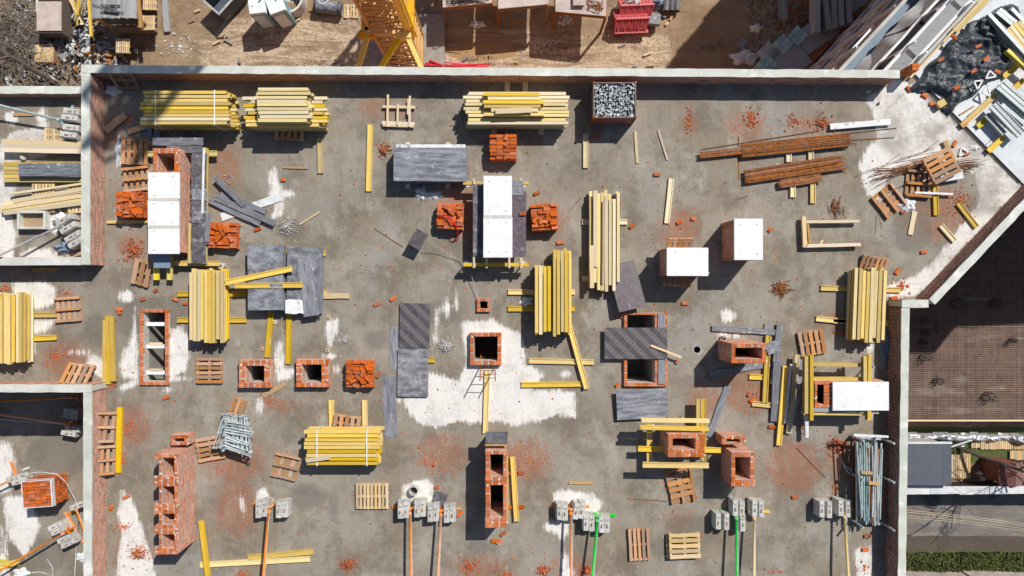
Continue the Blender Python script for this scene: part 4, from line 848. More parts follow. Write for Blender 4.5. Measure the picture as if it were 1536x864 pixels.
# ================================================================ pallets of bricks and empty pallets
brick_pallet(205, 309, 37, 38, 0, 'brick pallet touching the three panel cover', layers=5, mess=.9)
brick_pallet(341, 354, 41, 38, 2, 'brick pallet below the crossed grey boards', layers=4, mess=1)
brick_pallet(543, 559, 40, 40, 0, 'brick pallet beside the second square duct', layers=4, mess=1)
brick_pallet(755, 225, 39, 37, 0, 'brick pallet below the wide timber stack', layers=6, mess=.3)
brick_pallet(677, 326, 38, 38, 2, 'brick pallet with a red hose coiled over it', layers=5, mess=.8)
brick_pallet(815.5, 328, 38, 38, -3, 'brick pallet on the far side of the platform from the hose', layers=6, mess=.9)
mb = MB(); pts = [(654, 338), (657, 325), (668, 322), (680, 330), (686, 345), (687, 358), (680, 362), (688, 352), (684, 340), (672, 327), (660, 326), (655, 332)]
mb.tube([Vector(P(x, y, .6 if x > 656 and y < 348 else .1)) for x, y in pts], .022, 6); tag(mb.build('hose', M['red'], None, smooth=True), 'red hose coiled over a brick pallet', 'hose')
PL = pallet
PL(205, 228, 40, 39, 2, 'pallet with upright boards in the film wrapped corner', n=5, z=.1); PL(206, 269, 40, 36, -6, 'upturned pallet above the corner brick pallet', n=5, flip=True, z=.1)
PL(104, 464, 38, 37, -4, 'upturned pallet at the ends of two bearer beams', n=5, flip=True); PL(118, 563, 40, 34, 6, 'pallet leaning on the sunken bay parapet', n=5, z=.30, tilt=-33)
PL(153, 640, 34, 46, 6, 'grey pallet slumped on the parapet above another', n=4, flip=True, z=.36, tilt=32, axis='y'); PL(153, 690, 34, 44, 2, 'yellowed pallet leaning on the parapet below a grey one', n=5, flip=True, z=.36, tilt=32, axis='y')
PL(316, 555, 38, 39, 90, 'flat pallet between the yellow stack and the square duct', n=6); PL(317, 672, 36, 40, 80, 'tilted pallet half under the galvanised props', n=5); PL(356, 616, 38, 20, -70, 'pallet behind the galvanised props', n=5, flip=True)
PL(430, 699, 38, 36, 13, 'upturned pallet left of the strapped bundle end', n=5, flip=True); PL(559, 743, 48, 38, 0, 'pale pallet with many slats below the strapped bundle', n=9, m='pallet_pale')
PL(958, 815, 31, 48, -3, 'weathered pallet with upright slats near the green pole', n=5); PL(1026, 817, 38, 46, 88, 'pale pallet stacked on another near the two green poles', n=5, m='pallet_pale', z=.14); PL(1021, 817, 36, 44, 88, 'under pallet peeping out beneath the pale pallet', n=5, m='pallet_pale')
PL(1216, 514, 38, 37, -10, 'reddish pallet with brick bits near the trestle', n=5); PL(1309, 396, 40, 24, 10, 'pallet tilted at the end of the parapet beam stack', n=6, tilt=18)
PL(1021, 728, 50, 36, 82, 'greyed pallet under the chimney trestle', n=6, flip=True); PL(1017, 722, 44, 34, 76, 'splintered pallet beneath the greyed one', n=5)
PL(1410, 249, 42, 44, 62, 'reddish pallet on top of the scattered rebar', n=5, z=.35); PL(1377, 276, 38, 40, 4, 'dark broken pallet below the reddish one', n=5, flip=True, z=.05); PL(1332, 302, 40, 38, 52, 'yellowed pallet lying askew beside the broken one', n=5, flip=True)
PL(215, 409, 26, 38, 16, 'narrow pallet standing by the rubble heap', n=3, z=.1, tilt=10); PL(1019, 365, 38, 20, 0, 'pallet tilted behind the white cover duct', n=5, z=.9, tilt=30); PL(1014, 417, 40, 30, 4, 'pallet tilted against the front of the white cover duct', n=6, z=.25, tilt=-30)
# broken pallet frame
o = thing('broken_pallet', 'broken pallet frame of thin sticks below the yard parapet', 'pallet', P(598, 166))
for a, b, w_ in (((574, 160), (623, 161), 4), ((573, 184), (622, 186), 5), ((574, 188), (621, 190), 3)): plank(a, b, w_, None, z=.12, parent=o, name='stringer', m='plank_pale').location -= o.location
for x, y0, y1 in ((582, 142, 190), (597, 156, 188), (615, 144, 190), (613, 148, 172)): plank((x, y0), (x - 1, y1), 3, None, z=.17, parent=o, name='board', m='plank_pale').location -= o.location
# grey board heap near the plaster powder
for i, (a, b, w_, z, m) in enumerate((((332, 326), (420, 296), 12, .03, 'ply_white'), ((331, 291), (399, 318), 8, .08, 'ply_grey'), ((313, 300), (390, 336), 8, .13, 'ply_grey'), ((323, 296), (412, 335), 9, .18, 'ply_grey'), ((323, 266), (366, 309), 8, .24, 'ply_grey'))):
    plank(a, b, w_, ['whitewashed board at the bottom of the crossed boards', 'short grey board in the crossed boards', 'long outer grey board in the crossed boards', 'grey board reaching the gravel heap', 'steep grey board on top of the crossed boards'][i], z=z, m=m)
# ================================================================ steel on the deck
def rebar_bundle(label, pa, pb, wpx, n, z=.14, layers=2, frayA=3, frayB=8, r=.012):
    """bars of slightly different length lying side by side"""
    a = Vector(P(*pa, z)); b = Vector(P(*pb, z)); d = (b - a); L = d.length; u = d.normalized(); v = Vector((-u.y, u.x, 0)); k = mpp(z)
    o = thing('rebar_bundle', label, 'rebar', (a.x, a.y, 0)); mb = MB()
    for i in range(n):
        s = R(-.5, .5) * wpx * k; s2 = s + R(-.02, .02); zz = z + R(0, layers) * .022
        p = a + u * (R(-frayA, frayA) * k) + v * s - o.location; q = b + u * (R(-frayB, frayB) * k) + v * s2 - o.location
        p.z = q.z = zz; m_ = (p + q) / 2 + v * R(-.015, .015); m_.z = zz - .008
        mb.tube([p, m_, q], r, 5)
    tag(mb.build('bars', M['rust'], o), None, kind='stuff'); return o
rebar_bundle('narrow rusty rebar bundle end sticking out beyond the wide one', (1051, 233), (1210, 216), 10, 46)
rebar_bundle('wide rusty rebar bundle below the red brick crumbs', (1113, 227), (1272, 210), 20, 95, z=.16, frayA=2)
rebar_bundle('rusty rebar bundle with frayed ends in the middle of three', (1117, 264), (1262, 241), 17, 80, frayA=1, frayB=6)
rebar_bundle('short rusty rebar bundle lying lowest of three', (1169, 276), (1231, 267), 12, 56, frayA=2, frayB=2)
rebar_bundle('thin handful of rebar beside the frayed bundle', (1119, 273), (1265, 252), 4, 16, frayB=10)
for x, y0, y1, l in ((1183, 229, 243, 'first'), (1189, 252, 296, 'second'), (1216, 226, 240, 'third'), (1219, 250, 305, 'fourth')):
    beam((x, y0), (x, y1), 'pale timber bearer crossing under the rebar bundles', z=.06, m='beam_pale' if l != 'fourth' else 'beam', group='timber bearers under the rebar')
plank((1245, 190), (1336, 183), 9, 'white dusted metal sheet strip above the rebar', z=.12, m='ply_white', th=.05)
for a, b in (((1275, 199), (1345, 192)), ((1270, 210), (1342, 206)), ((1051, 224), (1230, 196))): 
    mb = MB(); mb.tube([P(*a, .05), P(*b, .03)], .012, 5); tag(mb.build('rebar_rod', M['rust']), 'single thin rusty rod beside the rebar bundles', 'rod', 'single rods near the bundles')
rods = [((1287, 261), (1400, 222)), ((1310, 260), (1420, 238)), ((1316, 263), (1410, 240)), ((1320, 266), (1400, 250)), ((1313, 280), (1352, 258)), ((1330, 290), (1385, 262)), ((1350, 238), (1420, 225)), ((1360, 255), (1465, 247)), ((1380, 245), (1470, 250)), ((1370, 240), (1460, 255)), ((1440, 253), (1491, 236)), ((1308, 262), (1350, 230)), ((1390, 225), (1408, 210)), ((1318, 320), (1322, 344)), ((1320, 318), (1317, 300))]
rods += [((1352 + R(-6, 6), 252 + R(-4, 4)), (1462 + R(-10, 10), 246 + R(-10, 10))) for _ in range(14)] + [((1315 + R(-8, 8), 258 + R(-8, 14)), (1390 + R(-10, 10), 240 + R(-8, 14))) for _ in range(12)]
for a, b in rods:
    mb = MB(); mb.tube([P(*a, R(.02, .2)), P(*b, R(.02, .3))], .011, 5); tag(mb.build('rebar_rod', M['rust']), 'thin rusty rod in the scatter under the reddish pallet', 'rod', 'scattered rusty rods')
plank((1372, 289), (1429, 291), 3, 'pale metal tube lying over the yellow beam stub', z=.16, m='ply_white', th=.05); ply(1425, 264, 40, 14, -10, 'pale corrugated sheet under the reddish pallet', z=.2, m='ply_white')
for (x, y, n, L, lab) in ((1171, 433, 60, 14, 'heap of short rusty rebar offcuts on bare deck'), (1254, 311, 26, 14, 'small heap of bent rusty stirrups above the timber frame')):
    mb = MB(); X, Y, _ = P(x, y)
    for _ in range(n):
        t = R(0, 6.28) if n > 40 else R(1.2, 2.0); c = Vector((random.gauss(0, .16), random.gauss(0, .14), R(.01, .08))); d = Vector((math.cos(t), math.sin(t), R(-.1, .1))) * L / S / 2
        mb.tube([c - d, c + d], .011, 4)
    o = mb.build('rebar_offcuts', M['rust'], None, (X, Y, 0)); tag(o, lab, 'rebar', None, 'stuff')
# crate of metal scrap
o = thing('scrap_crate', 'open steel crate heaped with grey metal fittings', 'crate', P(922, 155)); k = mpp(1.05)
W, D, h = 63 * k, 52 * k, 1.05
X, Y, _ = P(922, 150, 1.05); o.location = (X, Y, 0)
for s, c in (((W, .04, h - .1), (0, D / 2, h / 2 + .05)), ((W, .04, h - .1), (0, -D / 2, h / 2 + .05)), ((.04, D - .04, h - .1), (W / 2, 0, h / 2 + .05)), ((.04, D - .04, h - .1), (-W / 2, 0, h / 2 + .05))): MB().box(0, 0, 0, *s).build('side_panel', M['redbox'], o, c)
for sx in (-1, 1):
    for sy in (-1, 1): MB().box(0, 0, 0, .08, .08, h + .03).build('corner_post', M['rust'], o, (sx * W / 2, sy * D / 2, h / 2 + .015))
MB().box(0, 0, 0, W - .05, D - .05, .04).build('floor_plate', M['rust'], o, (0, 0, .1))
mb = MB()
for i in range(17):
    for j in range(15):
        x, y = (-.47 + .94 * i / 16 + R(-.02, .02)) * W, (-.46 + .92 * j / 14 + R(-.02, .02)) * D
        mb.box(x, y, h - .13 + R(-.05, .07), R(.05, .16), R(.04, .12), R(.06, .16), R(0, 3), taper=R(.4, 1))
s = mb.build('metal_fittings', M['scrap'], None, (X, Y, 0)); tag(s, 'heap of grey metal fittings filling the open crate', 'scrap', None, 'stuff')
# pile of galvanised props on pallets
def steel_prop(a, b, label, r=.03, group=None, plate=True, m='steel'):
    a, b = Vector(a), Vector(b); o = thing('steel_prop', label, 'prop', a, 0, group); d = b - a
    MB().tube([(0, 0, 0), d * .55], r * 1.25, 7).build('outer_tube', M[m], o); MB().tube([d * .53, d], r, 7).build('inner_tube', M[m], o); MB().tube([d * .52, d * .56], r * 1.9, 7).build('collar', M[m], o)
    if plate:
        for p, q in ((Vector(), d * .02), (d * .98, d)): MB().bar(p, q, .13, .13).build('end_plate', M[m], o)
    return o
for i in range(44):
    l = i // 11; t = (i % 11) / 10; x = 332 + 36 * t + R(-2, 2); y = 625 + R(-3, 3) + 5 * t; z = .2 + l * .13 + R(0, .06); rr = .026
    sl = -8 if l % 2 == 0 else 9
    steel_prop(P(x + 5, y - 4, z), P(x + sl + R(-3, 3), y + 46 + R(-4, 4), z + R(-.03, .05)), 'galvanised prop in the criss cross pile between two pallets', rr, 'galvanised props in the pile')
for i in range(12):
    y = 628 + 4 * i; steel_prop(P(338 + R(-3, 3), y, .74 - .02 * (i % 3)), P(378 + R(-5, 3), y + 12 + R(-6, 6), .70), 'galvanised prop laid across the top of the prop pile', .022, 'props across the pile')
# rack of scaffold tubes by the brown parapet
o = thing('tube_rack', 'steel rack frame carrying scaffold tubes beside the brown parapet', 'rack', P(1300, 720))
for y in (655, 712, 782):
    a, b = Vector(P(1281, y, .25)), Vector(P(1326, y + 4, .25)); MB().bar(a - o.location, b - o.location, .07, .07).build('cross_arm', M['steel'], o)
    for p in (a, b): MB().bar(Vector((p.x, p.y, 0)) - o.location, Vector((p.x, p.y, .95)) - o.location, .06, .06).build('upright', M['steel'], o)
for x in (1282, 1325): MB().bar(Vector(P(x, 650, .12)) - o.location, Vector(P(x, 788, .12)) - o.location, .06, .06).build('side_rail', M['rust'], o)
MB().bar(Vector(P(1280, 652, .95)) - o.location, Vector(P(1332, 655, .95)) - o.location, .08, .08).build('cross_arm', M['film'], o)
for i in range(58):
    x = 1286 + 35 * R(0, 1); z = .35 + R(0, .5); mtl = random.choice(('steel', 'teal', 'teal', 'grey_pole', 'rust'))
    c = inst('scaffold_tube', MB().tube([Vector(P(x + R(-4, 4), 664 + R(-8, 10), z)), Vector(P(x + R(-5, 5), 775 + R(-12, 14), z + R(-.05, .05)))], R(.022, .036), 7).mesh('scaffold_tube', M[mtl]), (0, 0, 0)); tag(c, {'steel': 'grey', 'teal': 'pale teal', 'grey_pole': 'painted grey', 'rust': 'rusty'}[mtl] + ' scaffold tube lying in the rack beside the brown parapet', 'tube', 'scaffold tubes in the rack')
for (x, y, a) in ((1300, 708, 8), (1311, 724, 3)): plank((x - 8, y), (x + 9, y + 2), 5, 'short rusty plank laid across the rack tubes', z=.93, m='plank', group='short planks on the rack')
mb = MB(); mb.tube([P(1262, 690, .02), P(1268, 700, .05), P(1276, 703, .06), P(1280, 716, .05), P(1272, 708, .03), P(1265, 698, .02)], .03, 6); tag(mb.build('cloth_strip', M['film'], None, smooth=True), 'crumpled white cloth strip by the tube rack', 'cloth')
# frame of thin timbers lying like a U
o = thing('timber_frame', 'three sided frame of pale timbers lying on the deck', 'frame', P(1245, 350))
for a, b, w_, m in (((1205, 325), (1207, 371), 6, 'plank_pale'), ((1208, 333), (1288, 332), 4, 'plank_pale'), ((1208, 369), (1290, 367), 5, 'plank_pale'), ((1211, 336), (1214, 366), 3, 'plank')): plank(a, b, w_, None, z=.2, th=.12, parent=o, name='timber', m=m).location -= o.location
plank((1234, 360), (1230, 366), 3, 'little offcut inside the three sided frame', m='plank_pale')
# stand with a tilted sheet and wire
o = ply(627, 359, 20, 27, 30, 'small tilted purple brown sheet held by wires', z=.55, m='ply_brown', ry=.12)
p_ = Vector(P(624, 365)); mb = MB(); mb.box(0, 0, .27, .06, .06, .54); mb.box(0, 0, .02, .4, .4, .04); o = mb.build('sheet_stand', M['rust'], None, p_); tag(o, 'rusty stand below the small tilted sheet', 'stand')
for l, pts in (('grey wire stretched from the small sheet to the tiny duct', [(640, 362, .6), (660, 373, .3), (690, 390, .1), (704, 402, .3), (712, 430, .2), (717, 447, .15)]), ('rusty rod on the deck beside the small tilted sheet', [(562, 343, .02), (585, 358, .02), (604, 370, .03)]), ('dark wire lying on the deck below the long plywood pile', [(685, 200, .02), (692, 210, .02), (705, 217, .02), (725, 220, .02)]), ('wire loops hanging from the tall chimney', [(1096, 729, .9), (1098, 740, .3), (1101, 748, .3), (1102, 735, .8)]), ('thin rod lying near the weathered pallet', [(941, 748, .02), (1000, 752, .02)]), ('bent rod below the rebar ends', [(1118, 295, .02), (1104, 300, .02), (1090, 318, .02)]), ('thin rod lying below the short beam stub', [(1195, 672, .02), (1220, 698, .02), (1238, 716, .02)]), ('long dark joint rod below the rebar bundle', [(1108, 205, .015), (1108, 270, .015)]), ('fine wire coil on dusty deck by yellow beam', [(335, 264, .02), (345, 262, .03), (352, 272, .02), (344, 276, .03), (337, 270, .02), (346, 264, .03)]), ('black cable near the staggered stacks', [(1005, 290, .06), (1022, 276, .12)]), ('rod leaning near the pale beam stack', [(854, 316, .02), (871, 297, .02)])):
    mb = MB(); mb.tube([P(*q) for q in pts], .012, 5); tag(mb.build('wire', M['rust'] if 'rod' in l else M['grey_pole'], None, smooth=True), l, 'rod' if 'rod' in l else 'wire')
# buckets, bags, anchors
for x, y, r, h_, l in ((622, 733, 7, .3, 'round grey bucket on the white patch between poles'), (335, 399, 5, .25, 'round spool with a dark core by the upright stack')):
    X, Y, _ = P(x, y); o = thing('bucket', l, 'bucket', (X, Y, 0)); MB().ring((0, 0), r / S, r / S * (.82 if h_ > .27 else .4), 0, h_, 22).build('wall', M['block'], o); MB().ring((0, 0), r / S * .9, .01, 0, .03, 20).build('bottom', M['dark'], o)
for x, y, l in ((413, 483, 'first pile'), (477, 477, 'second'), (493, 476, 'a'), (394, 523, 'b'), (492, 525, 'c')):
    X, Y, _ = P(x, y); o = thing('bolt_plate', 'small pale square plate with a bolt hole on the deck', 'plate', (X, Y, 0), R(-.2, .2), 'small bolt plates'); MB().box(0, 0, .02, .13, .13, .04).build('plate', M['plank_pale'], o); MB().ring((0, 0), .035, .015, .04, .055, 10).build('bolt_hole', M['rust'], o)
def vnoise(X, Y, seed):
    g = np.random.default_rng(seed).random((64, 64)); xi, yi = np.floor(X).astype(int), np.floor(Y).astype(int); fx, fy = X - xi, Y - yi
    fx, fy = fx * fx * (3 - 2 * fx), fy * fy * (3 - 2 * fy); q = lambda a, b: g[a % 64, b % 64]
    return (q(xi, yi) * (1 - fx) + q(xi + 1, yi) * fx) * (1 - fy) + (q(xi, yi + 1) * (1 - fx) + q(xi + 1, yi + 1) * fx) * fy
def ridged(X, Y, seed, oct=5):
    Z = np.zeros_like(X); amp = 1.0; tot = 0.0; wx = X + .9 * vnoise(X * .9, Y * .9, seed + 50); wy = Y + .9 * vnoise(X * .9 + 9, Y * .9, seed + 51)
    for o_ in range(oct):
        t = .9 * o_; u = wx * math.cos(t) - wy * math.sin(t); v = wx * math.sin(t) + wy * math.cos(t)
        Z += amp * (1 - np.abs(2 * vnoise(u * 2 ** o_ + 7 * o_, v * 2 ** o_, seed + o_) - 1)) ** 1.6; tot += amp; amp *= .5
    return Z / tot
def crumple(name, label, x, y, rx, ry, h_, m, z=0.0, n=26, seed=1):
    k = mpp(z); xs = np.linspace(-1.15, 1.15, n); X, Y = np.meshgrid(xs, xs); Z = ridged(X * 1.6, Y * 1.6, seed)
    rim = np.clip(1 - np.hypot(X, Y) + .18 * np.sin(5 * np.arctan2(Y, X) + seed), 0, 1); Z = Z * h_ * np.minimum(1, rim * 2.2) + .004
    keep = (rim[:-1, :-1] + rim[1:, 1:]) > .02
    me = grid_mesh(name, xs * rx * k, xs * ry * k, Z, keep); me.materials.append(M[m]); me.polygons.foreach_set('use_smooth', [True] * len(me.polygons))
    q = P(x, y, z); return tag(inst(name, me, q), label, 'sheet')
crumple('plastic_film', 'crumpled clear film in the shade of the long plywood pile', 632, 290, 9, 10, .2, 'film', seed=2); crumple('plastic_film', 'crumpled clear film trailing right of another film scrap', 652, 293, 12, 6, .12, 'film', seed=3)
crumple('plastic_bag', 'pale grey bag lying between two bearer beams', 790, 453, 10, 7, .25, 'film', seed=4); crumple('plastic_film', 'white film scrap beside the yellowed pallet', 1361, 308, 12, 10, .15, 'film', seed=5); crumple('plastic_film', 'clear film around the corner pallet', 178, 228, 5, 22, .15, 'film', seed=6); crumple('plastic_bag', 'pink white bag at the corner pallet edge', 224, 213, 5, 6, .3, 'film', seed=8); crumple('plastic_film', 'white film in the shaded corner by the leaning frame', 170, 136, 12, 8, .25, 'film', seed=9); crumple('plastic_film', 'dark film strip along the brown parapet', 1327, 520, 6, 26, .2, 'ply_blue', seed=10)
# leaning frame in the shaded corner
o = thing('leaning_frame', 'brown timber frame leaning in the shaded parapet corner', 'frame', P(186, 118))
for a, b in (((163, 109, .8), (178, 133, .1)), ((180, 111, .8), (194, 133, .1)), ((197, 111, .8), (208, 132, .1)), ((163, 109, .8), (198, 111, .8)), ((170, 120, .45), (203, 121, .45)), ((177, 132, .1), (208, 132, .1))): MB().bar(Vector(P(*a)) - o.location, Vector(P(*b)) - o.location, .07, .05).build('slat', M['plank'], o)
# heaps
rubble(200, 375, 26, 26, 420, 'spread of brick rubble in front of the leaning narrow pallet', .01, .06, heap=.08); rubble(577, 226, 14, 13, 170, 'brick crumb heap beside the long plywood pile', .015, .07, heap=.16); rubble(210, 828, 20, 17, 330, 'round brick crumb heap beside the four celled chimney', .012, .05, heap=.25, m='brick'); rubble(524, 845, 18, 16, 300, 'brick crumb heap on the deck below the pale slatted pallet', .012, .05, heap=.2)
rubble(1033, 178, 6, 22, 90, 'upright trail of brick crumbs near the scrap crate', .02, .07); rubble(1127, 178, 14, 22, 110, 'brick crumbs above the wide rebar bundle', .02, .08); rubble(1188, 180, 20, 14, 90, 'brick crumb trail above the rebar middle', .02, .07); rubble(1232, 185, 20, 16, 150, 'brick crumb heap by the white dusted strip', .02, .07, heap=.06)
rubble(432, 340, 22, 17, 420, 'dark gravel heap between plaster powder and plywood', .01, .03, 'gravel', 'gravel_heap', heap=.2, cat='gravel'); rubble(668, 518, 17, 15, 520, 'pale gravel heap beside the brown plywood sheet', .01, .03, 'gravel', 'gravel_heap', heap=.16, cat='gravel'); rubble(516, 510, 14, 9, 240, 'small gravel heap near the tall white stain', .01, .03, 'gravel', 'gravel_heap', heap=.1, cat='gravel')
rubble(1255, 668, 20, 18, 260, 'brick crumb heap beside the tube rack', .015, .065, heap=.12); rubble(1252, 730, 9, 26, 90, 'brick crumbs above the ballast near the tube rack', .015, .06); rubble(1440, 300, 26, 34, 260, 'red brick crumbs near the slanting parapet', .012, .06); rubble(1352, 428, 16, 14, 120, 'brick crumbs at the parapet return', .02, .07); rubble(1262, 498, 22, 8, 90, 'dark red brick crumbs in the parapet stack shadow', .02, .07)
rubble(85, 535, 22, 14, 150, 'brick crumbs around the pallet leaning on the bay parapet', .012, .06); rubble(405, 602, 28, 16, 260, 'brick crumbs below the fallen reddish plank', .01, .035); rubble(8, 432, 10, 8, 120, 'dark red crumbs above the half hidden stack', .015, .06); rubble(190, 180, 18, 12, 120, 'dark red crumbs in the shaded corner', .015, .06); rubble(752, 203, 18, 6, 90, 'brick bits between timber stack and brick pallet', .02, .08); rubble(893, 205, 14, 8, 70, 'brick bits below the scrap crate', .015, .06)
rubble(705, 850, 16, 14, 190, 'brick crumbs beside the third orange pole', .015, .06, heap=.05); rubble(760, 862, 14, 10, 110, 'brick crumbs far below the two flue chimney', .015, .06); rubble(815, 856, 16, 12, 220, 'brick crumb heap beside the fourth orange pole', .015, .06, heap=.08); rubble(880, 856, 14, 12, 200, 'brick crumb heap at the first green pole', .015, .06, heap=.08); rubble(185, 790, 18, 8, 110, 'brick crumb trail beside the four celled chimney', .015, .05); rubble(365, 862, 18, 8, 160, 'brick crumbs under the long pale beam', .015, .05, heap=.08); rubble(1205, 640, 40, 30, 60, 'sparse brick crumbs near the trestle', .015, .05)
rubble(195, 640, 14, 22, 110, 'brick crumbs beside the yellow beam at two pallets', .015, .06); rubble(185, 690, 8, 30, 120, 'brick crumbs along the yellow beam at the pallets', .012, .05); rubble(345, 700, 40, 20, 160, 'fine brick crumbs below the galvanised props', .01, .03); rubble(100, 440, 16, 8, 60, 'brick crumbs above the upturned pallet', .015, .06); rubble(1135, 590, 26, 24, 60, 'brick crumbs below the plank muddle', .015, .06); rubble(640, 690, 40, 30, 70, 'sparse brick crumbs beside the two flue chimney shadow', .015, .06); rubble(795, 690, 34, 30, 80, 'sparse brick crumbs beyond the propped beam', .015, .05); rubble(1295, 850, 10, 14, 40, 'brick crumbs on the white patch by the parapet', .015, .06); rubble(1160, 858, 16, 6, 30, 'brick crumbs near the amber pole', .015, .06); rubble(168, 578, 8, 6, 40, 'brick crumbs at the end of three beams', .02, .06)
# fine crumbs strewn over the whole deck
mb = MB()
for _ in range(3200):
    x, y = R(160, 1325), R(150, 862); X, Y, _ = P(x, y)
    if any(a - .2 < X < c + .2 and b - .2 < Y < d + .2 for a, b, c, d in HOLES): continue
    mb.chunk((X, Y, .001), .006 + .042 * R(0, 1) ** 4.0)
tag(mb.build('brick_crumbs', M['crumb']), 'fine brick crumbs strewn thinly across the whole roof deck', 'rubble', None, 'stuff')
mb = MB()
for _ in range(900):
    x, y = R(160, 1325), R(150, 862); X, Y, _ = P(x, y)
    if any(a - .2 < X < c + .2 and b - .2 < Y < d + .2 for a, b, c, d in HOLES): continue
    mb.chunk((X, Y, .001), .006 + .02 * R(0, 1) ** 2.5)
tag(mb.build('grit', M['gravel']), 'pale grit and mortar bits strewn across the whole deck', 'grit', None, 'stuff')
for x, y, a in ((180, 464, 10), (182, 470, -25), (217, 448, 20), (236, 435, 25), (264, 449, -20), (280, 455, 0), (566, 456, 25), (590, 448, 40), (298, 565, 80), (805, 290, 25), (840, 364, 10), (568, 562, 60), (427, 270, 0), (387, 344, 20), (1019, 333, 30), (1156, 344, 40), (1041, 328, 10), (1027, 455, 0), (926, 473, 45), (933, 472, 80), (1016, 541, 60), (927, 576, 40), (1345, 407, 50), (1340, 447, 5), (1297, 824, 5), (1431, 216, 60), (1449, 231, 20), (1355, 318, 20), (1385, 378, 10), (755, 800, 40), (749, 812, 30), (742, 811, 0), (653, 694, 60), (657, 730, 10), (690, 770, 40), (1192, 745, 10), (1157, 640, 0), (1124, 590, 60), (985, 262, 0), (948, 339, 40), (1128, 600, 30), (1290, 670, 10), (250, 596, 20), (190, 745, 30), (168, 760, 70), (1300, 803, 15)):
    loose_brick(x, y, a, me=random.choice(HALF) if R(0, 1) < .3 else None)
# ================================================================ outrigger poles along the deck edge
ORL = '{} outrigger pole weighed down {}'
outrigger((403, 762), (393, 885), 'orange', 'orange outrigger pole weighed down beside the beams near the chimney row', [(388, 764, 0), (397.5, 762, 0), (418.5, 764, 0), (428, 763, 0)])
outrigger((614.5, 765), (617, 885), 'orange', 'orange outrigger pole weighed down below the round bucket', [(601, 765, 0), (609.5, 764, 0), (625.5, 763, 0), (634, 762, 0)])
outrigger((661, 767), (656, 885), 'orange', 'orange outrigger pole weighed down below the small plywood square', [(645.5, 770, 0), (654, 769, 0), (670, 771, 0), (678.5, 770, 0)])
outrigger((856, 765), (857, 885), 'orange', 'orange outrigger pole weighed down on the white patch', [(839, 767, 0), (847, 768, 0), (864, 766, 8), (872, 765, 8)])
outrigger((896, 776), (887, 885), 'green', 'green outrigger pole weighed down beside the white patch', [(878.5, 783, 0), (887, 784, 0), (902, 786, 0), (910, 786, 0)])
outrigger((1104, 772), (1106, 885), 'green', 'green outrigger pole weighed down below the tall chimney', [(1076.5, 781, 0), (1089, 782, 0), (1102, 761, 0), (1112, 763, 0), (1113, 784, 0)])
outrigger((1131, 772), (1131, 885), 'amber', 'amber outrigger pole weighed down below the tall chimney', [(1131, 762, 0), (1141, 763, 0)])
outrigger((1266, 770), (1274, 885), 'amber', 'amber outrigger pole weighed down beside the tube rack', [(1231.5, 763, 0), (1243, 764, 0), (1260, 761, 0), (1271, 763, 0)])
# ================================================================ raised timber bay
ZB = .40
outrigger((92, 181), (-20, 153), 'teal', 'pale teal outrigger pole weighed down in the timber bay', [(109, 168, 97), (106, 177, 97), (108, 192, 97), (104, 203, 97)], zf=ZB)
outrigger((92, 338), (-20, 392), 'grey_pole', 'grey outrigger pole weighed down in the lower timber bay', [(97, 330, 60), (103, 342, 60), (110, 355, 60), (115, 364, 60)], zf=ZB)
for i, y in enumerate((214, 219.5, 226)): plank((5, y - 1), (135, y + 2), 6.5, 'fresh long plank in the timber bay beside the concrete blocks', z=ZB + .3, m='plank_pale', th=.08, group='fresh planks in the timber bay')
for i in range(5): beam((8, 247 + 6 * i), (135, 247 + 6 * i), 'yellow beam under the grey sheet in the timber bay', z=ZB + .12, kind='standing', group='beams in the timber bay')
ply(72.5, 255, 90, 19, 0, 'narrow grey plywood pile sheet on the bay beams', z=ZB + .26, n=6, m='ply_grey', th=.03, group='grey sheets in the timber bay')
for i, (a, b) in enumerate((((3, 307), (135, 284)), ((3, 312), (135, 292)), ((2, 316), (135, 297)), ((6, 320), (135, 303)), ((15, 291), (135, 274)), ((20, 302), (135, 282)))): plank(a, b, 6 if i != 4 else 3, 'long slanting plank in the timber bay above the empty trough', z=ZB + .2 + .03 * (i % 2), m='plank_pale' if i % 2 else 'beam_pale', th=.07, group='slanting planks in the timber bay')
pallet(68, 297, 34, 44, 0, 'pallet under the slanting bay planks', n=7, m='pallet_pale', z=ZB); pallet(118, 300, 26, 40, 0, 'half hidden pallet under the slanting planks by the wall', n=5, m='pallet_pale', z=ZB); pallet(83, 203, 26, 20, 0, 'small pallet under the bay ballast blocks', n=6, m='pallet_pale', z=ZB)
o = thing('mortar_trough', 'empty wooden mortar trough in the timber bay', 'trough', P(55, 331, ZB))
for c, s in (((0, .30, .15), (1.05, .08, .3)), ((0, -.30, .15), (1.05, .08, .3)), ((-.49, 0, .15), (.07, .53, .3)), ((.49, 0, .15), (.07, .53, .3))): MB().box(0, 0, 0, *s).build('side', M['cap'], o, c)
MB().box(0, 0, .03, .92, .54, .04).build('bottom', M['plank'], o)
plank((20, 172), (52, 172), 4, 'reddish plank lying in the timber bay near the teal pole', z=ZB + .03, m='plank'); rubble(37, 237, 5, 4, 12, 'grey stone lump between the planks in the timber bay', .06, .14, 'block', 'stone_lump', z=ZB, heap=.1); crumple('plastic_film', 'white sheet thrown over blocks in the timber bay', 95, 332, 14, 12, .35, 'film', z=ZB + .05, seed=11); crumple('plastic_film', 'grey film heap at the bay wall corner', 100, 372, 18, 10, .3, 'ply_blue', z=ZB, seed=12); plank((100, 385), (128, 378), 5, 'brown plank in the corner of the timber bay', z=ZB + .1, m='plank')
plank((50, 405), (88, 403), 5, 'dark plank lying in the parapet shadow', m='plank', th=.1, z=.05)
